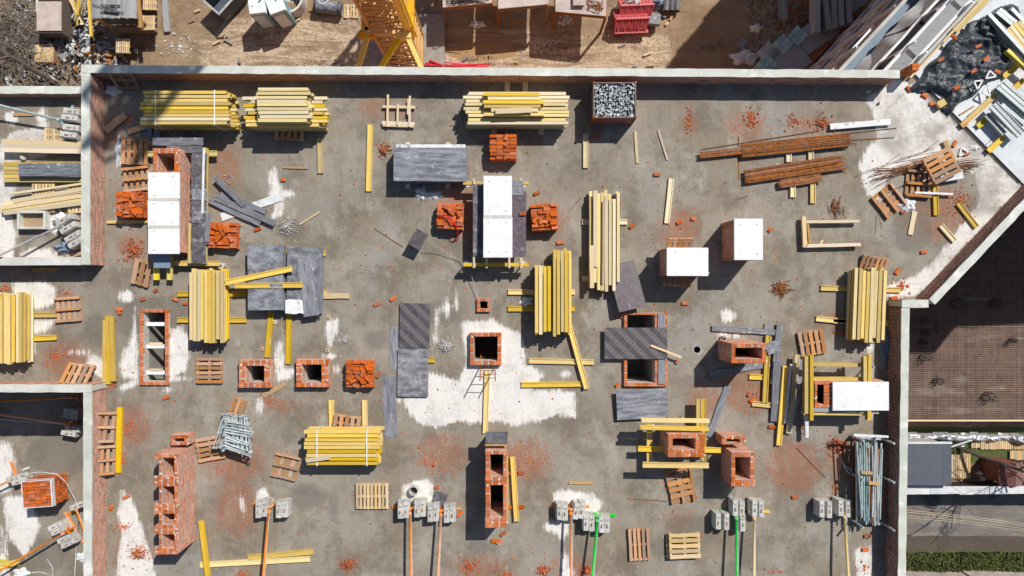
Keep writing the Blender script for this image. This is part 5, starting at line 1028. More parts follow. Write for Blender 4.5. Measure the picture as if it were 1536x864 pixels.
# ================================================================ sunken bay one storey down
ZS = -2.6
outrigger((103, 636.5), (-20, 619), 'orange', 'orange outrigger pole weighed down in the shade of the sunken bay', [(104, 650, 100), (110, 643, 100)], zf=ZS, z0=.6)
outrigger((113, 596), (-20, 603), 'orange', 'dull orange outrigger pole weighed down at the back of the sunken bay', [(108, 617, 100), (107, 624, 100)], zf=ZS, z0=.6)
outrigger((100, 797), (-20, 868), 'orange', 'long orange outrigger pole weighed down across the sunken bay', [(84, 789, 65), (88, 796, 65), (98, 808, 65), (103, 815, 65)], zf=ZS, z0=.5)
outrigger((114, 764), (128, 800), 'orange', 'stubby orange outrigger pole weighed down by the sunken bay wall', [(117, 759, 70), (126, 755, 70)], zf=ZS, z0=.5)
outrigger((14, 722), (-30, 740), 'orange', 'orange outrigger pole weighed down beside the wrapped brick pallet', [(22, 718, 75), (30, 722, 75)], zf=ZS, z0=.5)
o = brick_pallet(83, 729, 43, 38, -4, 'tall brick pallet wrapped in film in the sunken bay', layers=12, z=ZS, mess=0)
k = mpp(ZS); W, D = 43 * k + .04, 38 * k + .04; mb = MB()
for s, c in (((W, .012, .10), (0, -D / 2, .95)), ((W, .012, .10), (0, D / 2, .95)), ((.012, D, .10), (W / 2, 0, 1.0)), ((.03, D, .012), (-W / 2 + .02, 0, 1.1)), ((.06, D, .012), (W / 2 - .03, 0, 1.1)), ((W, .03, .012), (0, -D / 2 + .02, 1.105)), ((W, .03, .012), (0, D / 2 - .02, 1.105))): mb.box(*c, *s)
mb.build('stretch_film', M['film'], o)
for a, b in (((0, 846), (30, 845)), ((0, 852), (28, 842)), ((0, 841), (20, 846))): beam((a[0] - 10, a[1]), b, 'yellow beam end at the edge of the sunken bay', z=ZS + .1, m='beam_olive', group='beam ends in the sunken bay')
crumple('plastic_film', 'crumpled white film scraps on the sunken bay floor', 32, 860, 12, 8, .2, 'film', z=ZS, seed=14); crumple('plastic_film', 'twisted white film by the sunken bay wall', 122, 836, 8, 7, .15, 'film', z=ZS, seed=15)
for l, pts in (('white hose arching over the wrapped brick pallet', [(30, 712, .5), (60, 708, 1.1), (85, 711, 1.2), (98, 722, .8), (112, 748, .5), (117, 765, .4)]), ('white cord running along the sunken bay wall', [(118, 775, .4), (115, 810, .1), (112, 864, .05)]), ('thin white cord lying on the sunken bay floor', [(70, 838, .03), (78, 850, .03), (81, 864, .03), (60, 858, .03), (48, 859, .03)]), ('white cord hanging beside the shaded orange pole', [(-10, 628, .6), (30, 632, .5), (60, 633, .5), (92, 636, .55)])):
    mb = MB(); mb.tube([P(x, y, ZS + z) for x, y, z in pts], .015, 5); tag(mb.build('cord', M['film'], None, smooth=True), l, 'cord')
plank((34, 705), (44, 701), 3, 'white pipe offcut above the ballast in the sunken bay', z=ZS + .05, m='ply_white')
# ================================================================ the slanting wing with its pale deck
ED = Vector((P(1474, 0)[0] - P(1363, 120)[0], P(1474, 0)[1] - P(1363, 120)[1], 0)).normalized(); EN = Vector((-ED.y, ED.x, 0)); E0 = Vector((*P(1365, 118)[:2], 0))
def F(s, d, z): return E0 + ED * s + EN * d + Vector((0, 0, z))
def f2(s, d): p = F(s, d, 0); return (p.x, p.y)
joint0, joint1 = P(1366, 113)[:2], P(1527, 276)[:2]
wing_poly = [f2(0, 0), f2(30, 0), (48, 30), (48, 7.6), (32.6, 6.9), (32.3, 5.4), (21.5, 5.4), (joint1[0] + .05, joint1[1] - .03)]
o = thing('building_wing', 'slanting wing of the building with a pale deck beyond the joint', 'building', (22, 14, GZ))
MB().prism([(x - 22, y - 14) for x, y in wing_poly], 0, -GZ - .12).build('storeys', M['render'], o)
# deck panels with visible seams
dp = MB(); dirj = (Vector(joint1) - Vector(joint0)); lj = dirj.length; dirj.normalize(); nj = Vector((-dirj.y, dirj.x))
for i in range(3):
    for j in range(6):
        a0, a1 = lj * i / 3 + .012, lj * (i + 1) / 3 - .012; b0, b1 = .12 + 2.5 * j, .12 + 2.5 * (j + 1) - .02
        if i == 2: a1 += 1.0
        q = [Vector(joint0) + dirj * a + nj * b - Vector((22, 14)) for a, b in ((a0, b0), (a1, b0), (a1, b1), (a0, b1))]
        MB().prism([(p.x, p.y) for p in q], -GZ - .11, -GZ + .06).build('deck_panel', M['deck_white'], o)
q = [Vector(joint0) + dirj * a + nj * b - Vector((22, 14)) for a, b in ((0, .0), (lj, .0), (lj, .10), (0, .10))]
MB().prism([(p.x, p.y) for p in q], -GZ - .1, -GZ + .012).build('joint_seal', M['asphalt_black'], o)
# facade: storey bands, windows, ledges
for i in range(5):
    zt = -.22 - 3 * i
    a, b = F(-.6, .06, zt), F(16, .06, zt); MB().bar(a - o.location, b - o.location, .28, .30).build('floor_band', M['render'], o)
    a, b = F(-.6, .03, zt - 1.6), F(16, .03, zt - 1.6); MB().bar(a - o.location, b - o.location, .08, 2.6).build('brick_panel', M['brick_wall'], o)
    for j in range(5):
        a, b = F(1 + 3 * j, .10, zt - 1.4), F(2.5 + 3 * j, .10, zt - 1.4)
        wq = MB().bar(a - o.location, b - o.location, .06, 1.5).build('window', M['glass'], o); mbq = MB()
        for zz in (-.78, .78): mbq.bar(a - o.location + Vector((0, 0, zz)), b - o.location + Vector((0, 0, zz)), .12, .07)
        mbq.build('frame', M['white'], wq)
# yellow and white timbers edging the deck
for a, b, w_, m, l in (((1365, 117), (1476, -4), 3, 'plank_pale', 'white edge board of the slanting wing'), ((1432, 47), (1486, -8), 9, 'beam', 'yellow beam along the edge of the slanting wing'), ((1445, 45), (1498, -4), 8, 'deck_white', 'pale board beside the yellow edge beam')): plank(a, b, w_, l, z=.12, m=m, th=.06)
# ---- scaffold in front of the facade: standards, white ledgers, sheeting panels
sc_ = thing('facade_scaffold', 'white tube scaffold with pale sheeting along the slanting facade', 'scaffold', F(6, .9, GZ))
for z in (-.4, -2.4, -4.4, -6.4, -8.0):
    for d in (.25, .85):
        MB().tube([F(-1.6, d, z) - sc_.location, F(15, d, z) - sc_.location], .075, 6).build('ledger', M['white'], sc_)
    for j in range(6): MB().bar(F(-1.5 + 2.6 * j, .55, z - .06) - sc_.location, F(.9 + 2.6 * j, .55, z - .06) - sc_.location, .5, .04).build('scaffold_board', M['grey_plank'], sc_)
for j in range(7):
    for d in (.25, .85): MB().tube([F(-1.5 + 2.6 * j, d, GZ) - sc_.location, F(-1.5 + 2.6 * j, d, .15) - sc_.location], .04, 6).build('standard', M['white'], sc_)
def sheet_panel(s0, s1, d, z0, z1, seed, m='net'):
    g = np.random.default_rng(seed); n, q = 22, 10; vs = []; fs = []
    for i in range(n + 1):
        for j in range(q + 1):
            u, v = i / n, j / q; w_ = .10 * math.sin(7 * u + seed) * math.sin(3.1 * v) + .05 * math.sin(19 * u + 5 * v + seed) + .5 * (1 - v) ** 2 * .5
            vs.append(F(s0 + (s1 - s0) * u, d + w_, z0 + (z1 - z0) * v) - sc_.location)
    for i in range(n):
        for j in range(q): a = i * (q + 1) + j; fs.append((a, a + q + 1, a + q + 2, a + 1))
    MB().add(vs, fs).build('sheeting', M[m], sc_, smooth=True)
for j in range(3): sheet_panel(-1.3 + 4.6 * j, 3.1 + 4.6 * j, .9, -4.3, -2.5, j + 1); sheet_panel(-1.0 + 4.6 * j, 3.3 + 4.6 * j, .9, -6.3, -4.5, j + 4); sheet_panel(-1.2 + 4.7 * j, 3.2 + 4.7 * j, .3, -2.2, -.5, j + 9)
# ---- low annex below the scaffold
an = thing('annex', 'low brick annex with dark windows at the foot of the scaffold', 'building', F(5, 2, GZ))
def AL(s, d, z): p = F(s, d, GZ + z); return F(max(s, (8.75 - E0.y - EN.y * d) / ED.y), d, GZ + z) - an.location
MB().prism([(AL(s, d, 0).x, AL(s, d, 0).y) for s, d in ((-6, .98), (16, .98), (16, 1.55), (-6, 1.55))], 0, 9.8).build('core', M['brick_dark'], an)
MB().prism([(AL(s, d, 0).x, AL(s, d, 0).y) for s, d in ((-6.2, .96), (16.2, .96), (16.2, 1.6), (-6.2, 1.6))], 9.8, 10.05).build('roof_slab', M['ply_blue'], an)
MB().prism([(AL(s, d, 0).x, AL(s, d, 0).y) for s, d in ((-6.2, 1.46), (16.2, 1.46), (16.2, 1.61), (-6.2, 1.61))], 10.052, 10.3).build('roof_kerb', M['render'], an)
for j in range(6):
    for zz in (8.0, 5.0, 2.2):
        a, b = AL(.5 + 2.6 * j, 1.56, zz), AL(2.0 + 2.6 * j, 1.56, zz); wq = MB().bar(a, b, .06, 1.5).build('window', M['glass'], an); mbq = MB()
        for t in (-.77, .77): mbq.bar(a + Vector((0, 0, t)) + EN * .03, b + Vector((0, 0, t)) + EN * .03, .1, .06)
        mbq.bar(a + Vector((0, 0, -.75)) + EN * .03, a + Vector((0, 0, .75)) + EN * .03, .06, .1); mbq.bar(b + Vector((0, 0, -.75)) + EN * .03, b + Vector((0, 0, .75)) + EN * .03, .06, .1); mbq.build('frame', M['white'], wq)
    a = AL(.05 + 2.6 * j, 1.6, 0); MB().bar(a, a + Vector((0, 0, 9.8)), .2, .1).build('pilaster', M['render'], an)
for s0 in range(7): MB().bar(AL(-1.4 + 2.45 * s0, 3.0, .7), AL(.98 + 2.45 * s0, 2.5, .7), 1.5, .1).build('canopy_panel', M['grey_plank'], an)
MB().bar(AL(-6, 2.5, .62), AL(16, 2.5, .62), 1.6, .06).build('canopy_frame', M['rust'], an)
# ---- taller block across the alley (outside the picture, its shadow covers the yard corner)
t = thing('tower_block', 'tall apartment block across the alley whose shadow covers the yard corner', 'building', (22, 26, GZ)); C0 = Vector((20.0, 26.6)); e1 = Vector((ED.x, ED.y)); e2 = Vector((ED.y, -ED.x))
q = [C0, C0 + e1 * 26, C0 + e1 * 26 + e2 * 8, C0 + e2 * 8]; MB().prism([(p.x - 22, p.y - 26) for p in q], 0, 23).build('storeys', M['brick_wall'], t)
for i in range(7): MB().prism([(p.x - 22, p.y - 26) for p in [C0 - e1 * .1 - e2 * .1, C0 + e1 * 26, C0 + e1 * 26 + e2 * 8.1, C0 + e2 * 8.1 - e1 * .1]], 2.9 + 3 * i, 3.15 + 3 * i).build('floor_band', M['render'], t)
# things on the pale deck
ZW = .065
def tarp(name, label, poly, h_, m, z, seed, st=.055, cat='tarpaulin'):
    g = np.random.default_rng(seed); pts = [P(x, y, z)[:2] for x, y in poly]; xs_ = [p[0] for p in pts]; ys_ = [p[1] for p in pts]
    xs = np.arange(min(xs_) - .1, max(xs_) + .1, st); ys = np.arange(min(ys_) - .1, max(ys_) + .1, st); X, Y = np.meshgrid(xs, ys)
    d = sd_poly(X, Y, pts) + .05 * np.sin(X * 3.1 + Y * 4.7); Z = np.zeros_like(X)
    Z = .55 * ridged(X * 1.1, Y * 1.1, seed) + .45 * ridged(X * 2.6 + 3, Y * 2.6, seed + 7)
    Z = (Z - Z.min()) / (Z.max() - Z.min()); bulk = .5 + .5 * np.sin(X * 1.1 + seed) * np.cos(Y * 1.3)
    Z = h_ * (Z * .85 + .3 * bulk) * np.clip(d / .15, .1, 1) + .006
    me = grid_mesh(name, xs, ys, Z, ((d[:-1, :-1] + d[1:, 1:]) > 0)); me.materials.append(M[m]); me.polygons.foreach_set('use_smooth', [True] * len(me.polygons))
    return tag(inst(name, me, (0, 0, z)), label, cat)
tarp('black_tarpaulin', 'wrinkled black plastic sheet weighed down with bricks on the pale deck', [(1366, 134), (1388, 103), (1415, 74), (1448, 36), (1478, 22), (1520, 4), (1530, 20), (1492, 34), (1500, 62), (1518, 92), (1503, 114), (1482, 124), (1462, 140), (1440, 156), (1424, 170), (1416, 164), (1416, 148), (1398, 138)], .42, 'tarp', ZW, 3, .04)
for x, y, a in ((1430, 56, -40), (1466, 70, 20), (1410, 90, 30), (1478, 89, 45), (1459, 107, 35), (1495, 108, -25), (1434, 132, 30)): loose_brick(x, y, a, 'orange brick holding down the wrinkled black sheet', z=ZW + .36, group='bricks on the black sheet')
for x, y, a in ((1362, 134, -50), (1386, 144, -30), (1398, 157, -15), (1446, 188, 30)): loose_brick(x, y, a, 'orange brick lying along the dark deck joint', z=.0 if x < 1400 else ZW, group='bricks along the deck joint')
plank((1406, 159), (1416, 152), 10, 'little yellow beam offcut at the deck joint', z=ZW + .1, m='beam', th=.15)
for x, y, a, z in ((1484, 113, 10, .5), (1465, 126, 60, .45), (1478, 138, 100, .3), (1443, 228, 20, .0)):
    X, Y, _ = P(x, y, z); o = thing('bracket', 'white triangular steel bracket near the black sheet' if z else 'white triangular steel bracket near the pallets and bricks', 'bracket', (X, Y, z + .05), math.radians(a), 'white triangular brackets'); 
    for p, q in (((-.2, -.1, 0), (.2, -.1, 0)), ((.2, -.1, 0), (0, .16, 0)), ((0, .16, 0), (-.2, -.1, 0))): MB().bar(p, q, .05, .05).build('bar', M['white'], o)
beam((1442, 189), (1493, 142), 'yellow beam lying on the pale deck below the aluminium beams', z=ZW + .06); beam((1505, 115), (1527, 97), 'yellow beam end at the corner of the black sheet', z=ZW + .1); beam((1482, 227), (1506, 205), 'yellow bearer beam under the lower aluminium beams', z=ZW + .08); beam((1466, 190), (1480, 178), 'short olive bearer below the aluminium beams', z=ZW + .08, m='beam_olive'); beam((1518, 135), (1536, 120), 'yellow stick between aluminium beams', z=ZW + .1)
for i, (a, b) in enumerate((((1487, 160), (1529, 204)), ((1492, 155), (1534, 199)), ((1479, 172), (1506, 201)), ((1494, 132), (1545, 176)), ((1499, 128), (1548, 170)), ((1505, 124), (1552, 165)), ((1500, 157), (1536, 188)))): beam(a, b, 'grey aluminium beam lying on the pale deck', z=ZW + (.42 if i in (0, 1) else .25), m='alu', kind='standing' if i > 2 else 'lying', group='aluminium beams on the pale deck', name='aluminium_beam')
for a, b, m, z in (((1481, 22), (1545, 92), 'alu', .6), ((1493, 19), (1517, 39), 'alu', .5), ((1497, 15), (1522, 35), 'alu', .5), ((1509, 44), (1545, 90), 'beam', .55), ((1514, 40), (1550, 86), 'beam_pale', .55), ((1519, 36), (1555, 80), 'beam', .55), ((1525, 34), (1560, 75), 'beam', .55), ((1509, 76), (1550, 112), 'beam_olive', .45), ((1515, 14), (1532, 32), 'alu', .5)): beam(a, b, 'beam in the mixed pile beyond the black sheet', z=z, m=m, kind='standing', group='mixed beams beyond the black sheet')
plank((1500, 30), (1536, 70), 18, 'dark board under the mixed beam pile', z=.35, m='ply', th=.3)
for a, b, w_ in (((1418, 157), (1430, 165), 9), ((1453, 175), (1467, 163), 4), ((1440, 172), (1461, 159), 2)): plank(a, b, w_, 'small timber offcut on the pale deck', z=ZW + .03, m='plank', group='offcuts on the pale deck')
crumple('plastic_film', 'white film shred near the top pallet', 1460, 222, 10, 4, .1, 'film', seed=21)
# ================================================================ rebar mat of the foundation beyond the brown parapet
ZR = -13.7
o = thing('foundation_slab', 'foundation slab covered by a square rebar mat beyond the brown parapet', 'slab', (22, 0, GZ))
A, B = P(1300, 629, ZR), P(1700, 100, ZR)
m, nt, b = _base('foundation_formwork', .9); pos = _pos(nt)
c = _mix(nt, _ramp(nt, _noise(nt, pos, .8, 5, .65), .35, .68), (.115, .072, .055), (.20, .132, .105)); c = _mix(nt, _ramp(nt, _noise(nt, pos, 1.1, 2, .5), .64, .70), c, (.075, .052, .042)); c = _mix(nt, _ramp(nt, _noise(nt, _map(nt, pos, (.2, .9, 1)), 1.2, 3, .6), .60, .70), c, (.30, .25, .21)); nt.links.new(c, b.inputs['Base Color']); M['formwork'] = m
for i in range(8):
    for j in range(8):
        x0, x1, y0, y1 = A[0] + (B[0] - A[0]) * i / 8, A[0] + (B[0] - A[0]) * (i + 1) / 8, A[1] + (B[1] - A[1]) * j / 8, A[1] + (B[1] - A[1]) * (j + 1) / 8
        MB().box((x0 + x1) / 2 - 22, (y0 + y1) / 2, (ZR - GZ) / 2 - .05, x1 - x0 - .01, y1 - y0 - .01, ZR - GZ - .1 + R(-.005, .005)).build('form_panel', M['formwork'], o)
MB().box((A[0] + B[0]) / 2 - 22, A[1] - .06, (ZR - GZ) / 2 + .05, B[0] - A[0], .08, ZR - GZ + .1).build('edge_board', M['plank_pale'], o)
M['bar_tan'] = mat('dusty_rebar', (.24, .165, .13), (.36, .27, .215), 4, .9, rnd=.25, island=True); mb = MB(); x = A[0]
while x < B[0]: mb.box(x + R(-.015, .015) - 22, (A[1] + B[1]) / 2, ZR - GZ + .0, .016, B[1] - A[1], .02); x += .13
y = A[1]
while y < B[1]: mb.box((A[0] + B[0]) / 2 - 22, y + R(-.01, .01), ZR - GZ + .025, B[0] - A[0], .016, .02); y += .13
tag(mb.build('rebar_mat', M['bar_tan'], o), None, kind='stuff')
for x, y, r in ((1386, 498, 5), (1384, 480, 4), (1382, 513, 4), (1404, 571, 5), (1385, 535, 6), (1436, 455, 9), (1490, 455, 7), (1515, 510, 3), (1480, 594, 7)):
    X, Y, _ = P(x, y, ZR); q = thing('column_starter', 'dark bundle of column starter bars on the rebar mat', 'rebar', (X, Y, ZR + .03), 0, 'column starters on the rebar mat'); mb = MB()
    for i in range(9): t = i * .7; mb.tube([(r / 26 * math.cos(t), r / 26 * math.sin(t), 0), (r / 26 * math.cos(t) * .9, r / 26 * math.sin(t) * .9, .5)], .02, 4)
    mb.ring((0, 0), r / 26 * 1.05, r / 26 * .9, .25, .28, 12); mb.ring((0, 0), r / 26 * 1.0, .01, .0, .04, 12); mb.build('starter_bars', M['bark'], q)
# ================================================================ street side garden beyond the foundation
tarp('foil_strip', 'crumpled grey foil strip along the foundation edge', [(1340, 648), (1600, 651), (1600, 666), (1440, 662), (1340, 660)], .6, 'foil', GZ + .05, 5, .07); 
o = thing('garage', 'flat dark grey garage roof beside the street garden', 'garage', P(1380, 697, GZ)); k = mpp(GZ + 2.3)
def grect(x0, y0, x1, y1, z): a = P(x0, y1, z); b = P(x1, y0, z); return ((a[0] + b[0]) / 2, (a[1] + b[1]) / 2, b[0] - a[0], b[1] - a[1])
cx, cy, W, D = grect(1335, 664, 1427, 728, GZ + 2.3); o.location = (cx, cy, GZ)
MB().box(0, 0, 1.1, W - .3, D - .3, 2.2).build('walls', M['render'], o); MB().box(0, 0, 2.25, W, D, .12).build('roof', M['roof_grey'], o); MB().box(0, D / 2, 2.32, W, .12, .1).build('roof_trim', M['snow_roof'], o)
for i in range(4): MB().box(-W / 2 + W * (i + .5) / 4, 0, 2.312, .05, D, .008).build('seam', M['roof_grey'], o)
cx, cy, W, D = grect(1330, 730, 1640, 741, GZ + 1.9); o = thing('lean_to_roof', 'long white sheet roof along the street wall', 'roof', (cx, cy, GZ))
for i in range(14): MB().box(-W / 2 + W * (i + .5) / 14, R(-.02, .02), 1.85 + R(-.02, .02), W / 14 - .01, D + R(0, .06), .05).build('roof_sheet', M['snow_roof'], o)
MB().box(0, -D / 2 + .1, .9, W, .12, 1.8).build('wall', M['asphalt_black'], o)
for i, (x0, y0, x1, y1) in enumerate(((1457, 655, 1470, 672), (1471, 655, 1520, 674), (1521, 655, 1545, 674), (1424, 682, 1440, 718), (1440, 680, 1456, 718), (1515, 676, 1536, 690))):
    cx, cy, W, D = grect(x0, y0, x1, y1, GZ + .15); q = thing('slatted_panel', 'pale slatted timber panel lying in the street garden', 'panel', (cx, cy, GZ + .05), 0, 'slatted panels in the garden'); n = max(4, int(W / .11))
    for j in range(n): MB().box(-W / 2 + W * (j + .5) / n, R(-.02, .02), .08, W / n * .78, D, .03).build('slat', M['pallet_pale'], q)
    for yy in (-.35, .35): MB().box(0, yy * D, .03, W, .08, .05).build('batten', M['pallet'], q)
cx, cy, W, D = grect(1500, 694, 1536, 728, GZ + 1.8); o = thing('garden_shed', 'small faded red shed in the street garden', 'shed', (cx, cy, GZ)); MB().box(0, 0, .85, W - .2, D - .2, 1.7).build('walls', M['redbox'], o)
for s in (-1, 1): MB().add([(s * W / 2, -D / 2, 1.7), (0, -D / 2, 2.1), (0, D / 2, 2.1), (s * W / 2, D / 2, 1.7), (s * W / 2, -D / 2, 1.64), (0, -D / 2, 2.04), (0, D / 2, 2.04), (s * W / 2, D / 2, 1.64)], [(0, 1, 2, 3), (7, 6, 5, 4), (0, 4, 5, 1), (3, 2, 6, 7), (0, 3, 7, 4)]).build('roof_slope', M['redbox'], o)
for a, b, w_ in (((1400, 681 - 2), (1470, 656), 2), ((1380, 656 + 1), (1540, 655), 2)): plank(a, b, w_, 'long pale pole lying across the street garden', z=GZ + .3, m='ply_white', th=.08, group='poles in the garden')
crumple('plastic_bag', 'pale sack heap beside the red shed', 1480, 712, 14, 10, .6, 'film', z=GZ, seed=31); crumple('plastic_bag', 'small white bag on the garden grass', 1443, 668, 5, 3, .2, 'film', z=GZ, seed=32)
for y0, y1, l in ((768, 790, 'first pair'), (771, 793, 'first pair'), (776, 797, 'second'), (779, 801, 'second')):
    mb = MB(); a, b_ = Vector(P(1340, y0 - 4, GZ + 6.5)), Vector(P(1640, y1 + 12, GZ + 6.5)); pts = [a.lerp(b_, i / 10) - Vector((0, 0, .5 * (1 - (i / 5 - 1) ** 2))) for i in range(11)]; mb.tube(pts, .009, 4); tag(mb.build('overhead_cable', M['plank_pale']), 'overhead cable strung along the street beside the verge', 'cable', 'overhead street cables')
o = thing('street_wall', 'pale stone wall top at the far side of the grass verge', 'wall', P(1500, 862, GZ))
for i in range(12): cx, cy, W, D = grect(1345 + 39 * i, 868 + (i % 3), 1345 + 39 * i + 37, 884, GZ + 1.2); MB().box(cx - o.location.x, cy - o.location.y, .6, W, D, 1.2 + R(0, .06)).build('wall_block', M['roof_pale'], o)
# grass blades of the verge
def blades(label, poly, n, name='grass'):
    mb = MB(); xs_ = [p[0] for p in poly]; ys_ = [p[1] for p in poly]; c = 0
    while c < n:
        x, y = R(min(xs_), max(xs_)), R(min(ys_), max(ys_)); 
        if sd_poly(np.array([x]), np.array([y]), poly)[0] < 0: continue
        X, Y, _ = P(x, y, GZ); t = R(0, 6.28); h_ = R(.08, .28); w_ = .05; dx, dy = math.cos(t), math.sin(t)
        mb.add([(X - dy * w_, Y + dx * w_, GZ), (X + dy * w_, Y - dx * w_, GZ), (X + dx * h_ * .7, Y + dy * h_ * .7, GZ + h_)], [(0, 1, 2)]); c += 1
    tag(mb.build(name, M['leafmoss']), label, 'grass', None, 'stuff')
blades('short green grass of the street verge', [(1350, 828), (1560, 828), (1560, 870), (1350, 870)], 4500); blades('weedy grass beside the foundation foil', [(1350, 662), (1456, 660), (1456, 680), (1430, 690), (1350, 662)], 500)
# ================================================================ bare trees
def tree(label, px, py, hgt, lean, seed, spread=1.0, r0=.14, m='bark', levels=4):
    random.seed(seed); base = Vector(P(px, py, GZ)); o = thing('bare_tree', label, 'tree', base); tr = MB(); cr = MB()
    def grow(p, d, L, r, lv):
        pts = [p]; q = p.copy(); dd = d.copy()
        for i in range(4):
            dd = (dd + Vector((R(-.18, .18), R(-.18, .18), R(-.08, .12)))).normalized(); q = q + dd * L / 4; pts.append(q.copy())
        (tr if lv == 0 else cr).tube(pts, r, 6 if lv < 2 else 4, r * .55)
        if lv >= levels: return
        for i in range(3 if lv else 5):
            t = R(.4, 1.0); k_ = min(3, int(t * 4)); s = pts[k_].lerp(pts[k_ + 1], t * 4 - k_ if t < 1 else 1); a = R(0, 6.28)
            nd = (dd * R(.3, .8) + Vector((math.cos(a), math.sin(a), R(.0, .7))) * spread * R(.5, 1)).normalized(); grow(s, nd, L * R(.5, .75), r * .5, lv + 1)
    grow(Vector((0, 0, -.1)), Vector(lean).normalized(), hgt, r0, 0)
    tr.build('trunk', M[m], o); tag(cr.build('crown', M[m], o), None, kind='stuff'); random.seed(seed + 99); return o
tree('bare tree leaning over the garage and the slatted panels', 1432, 668, 5.0, (.5, -.35, .6), 5, 1.0, .10)
tree('bare bush beside the faded red shed', 1512, 690, 2.0, (.1, .1, 1), 6, 1.2, .06, 'twig'); tree('dark bare tree behind the low bay parapet', 88, 128, 5.0, (-.3, .25, .7), 11, 1.1, .17); tree('thin bare tree in the rubbish corner', 40, 90, 4.0, (-.2, .3, .8), 12, 1.1, .10, 'twig'); tree('grey bare bush at the edge of the rubbish corner', 15, 45, 3.2, (0, .2, 1), 13, 1.2, .09, 'twig'); tree('bare bush above the brush heap', 5, 15, 3.0, (.1, .3, 1), 14, 1.2, .08, 'twig')
random.seed(77)
# ================================================================ yard behind the long parapet
def lattice(mb, base, top, w_, n, r=.06, rb=.035):
    """square lattice mast between two points (vertical or lying)"""
    a, b = Vector(base), Vector(top); d = (b - a); L = d.length; u = d.normalized(); v = u.orthogonal().normalized() if abs(u.z) < .9 else Vector((1, 0, 0)); q = u.cross(v); cs = [v * (i * w_ / 2) + q * (j * w_ / 2) for i, j in ((-1, -1), (1, -1), (1, 1), (-1, 1))]
    for c in cs: mb.bar(a + c, b + c, r * 2, r * 2)
    for k_ in range(n):
        p0, p1 = a + d * k_ / n, a + d * (k_ + 1) / n
        for i in range(4):
            c0, c1 = cs[i], cs[(i + 1) % 4]; mb.bar(p0 + c0, p0 + c1, rb * 2, rb * 2)
            if k_ % 2: c0, c1 = c1, c0
            mb.bar(p0 + c0, p1 + c1, rb * 2, rb * 2)
    return mb
cr = thing('tower_crane', 'yellow lattice tower crane tied to the building behind the long parapet', 'crane', (-6.3, 14.2, GZ))
lattice(MB(), (0, 0, 0), (0, 0, 11.2), 1.9, 16, .065, .036).build('mast', M['crane'], cr)
lattice(MB(), (.1, .1, 0), (.1, .1, 11), 1.2, 22, .03, .03).build('ladder_cage', M['crane'], cr)
for i in range(9): MB().box(R(-.2, .2), R(-.2, .2), 1.0 + 1.2 * i, .9, .7, .05).build('landing', M['crane'], cr)
lattice(MB(), (-2.6, .6, 9.7), (.9, .6, 9.7), 1.7, 6, .07, .05).build('climbing_frame', M['crane'], cr)
for i in range(7): MB().box(-2.2 + .5 * i, .5, 10.7, .34, 1.9, .06).build('platform_board', M['crane'], cr)
MB().bar((1.02, -1.02, 5.5), (1.02, -1.02, 12.5), .32, .32).build('guide_rail', M['crane_bright'], cr); MB().bar((1.28, -1.0, 5.5), (1.28, -1.0, 12.5), .1, .1).build('guide_rail', M['crane_bright'], cr)
ZC = 6.6
for a, b in (((-1.15, -1.15), (1.15, -1.15)), ((1.15, -1.15), (1.15, 1.15)), ((1.15, 1.15), (-1.15, 1.15)), ((-1.15, 1.15), (-1.15, -1.15))): MB().bar((*a, ZC), (*b, ZC), .35, .4).build('tie_collar', M['crane'], cr)
MB().box(.8, -1.38, ZC, .75, .3, .42).build('tie_bracket', M['crane_bright'], cr); MB().box(-1.1, -1.35, ZC, .8, .3, .35).build('tie_bracket', M['crane'], cr)
for a, b in (((.6, -1.45), (-2.0, -5.5)), ((1.0, -1.45), (2.8, -5.5)), ((-1.05, -1.4), (-2.3, -5.5))): MB().bar((*a, ZC), (*b, ZC), .24, .26).build('tie_strut', M['crane_bright'], cr)
MB().box(0, 0, .2, 4.5, 4.5, .4).build('base_slab', M['shaft'], cr)
# second crane further back, outside the picture; its mast throws the band of shade into the deck corner
c2 = thing('tower_crane', 'second lattice tower crane standing further back in the yard', 'crane', (-2.0, 22.2, GZ)); lattice(MB(), (0, 0, 0), (0, 0, 39.5), 1.9, 24, .12, .07).build('mast', M['crane'], c2); lattice(MB(), (0, 0, 0), (0, 0, 39), 1.2, 60, .05, .06).build('ladder_cage', M['crane'], c2)
MB().box(0, 0, .2, 4.5, 4.5, .4).build('base_slab', M['shaft'], c2)
# portable toilets
for x, y, rz, l in ((383, 6, .12, 'portable toilet with a white roof next to the grey skip'), (411, 5, .35, 'portable toilet with a white roof next to the concrete ring')):
    X, Y, _ = P(x, y, GZ + 2.3); o = thing('portable_toilet', l, 'toilet', (X, Y, GZ), rz, 'portable toilets'); o.scale = (.88, .88, .95); MB().box(0, 0, 1.05, 1.06, 1.06, 2.1).build('cabin', M['toilet_side'], o)
    MB().box(0, 0, 2.17, 1.14, 1.14, .16, taper=.9).build('roof', M['toilet'], o); MB().box(-.1, -.54, 1.0, .7, .03, 1.8).build('door', M['toilet'], o); MB().tube([(.4, .4, 2.2), (.4, .4, 2.6)], .05, 8).build('vent_pipe', M['dark'], o)
X, Y, _ = P(432, -2, GZ + .6); o = MB().ring((0, 0), .98, .86, 0, .9, 36).build('concrete_ring', M['concrete_ring'], None, (X, Y, GZ)); tag(o, 'round concrete well ring on the muddy yard', 'ring'); rubble(432, 0, 14, 14, 160, 'gravel inside the concrete well ring', .03, .09, 'gravel', 'gravel_heap', z=GZ, cat='gravel')
o = thing('skip', 'grey steel skip standing open in the yard', 'skip', P(352, 12, GZ), math.radians(48)); o.scale = (.8, .8, .9); o.location.y += .5
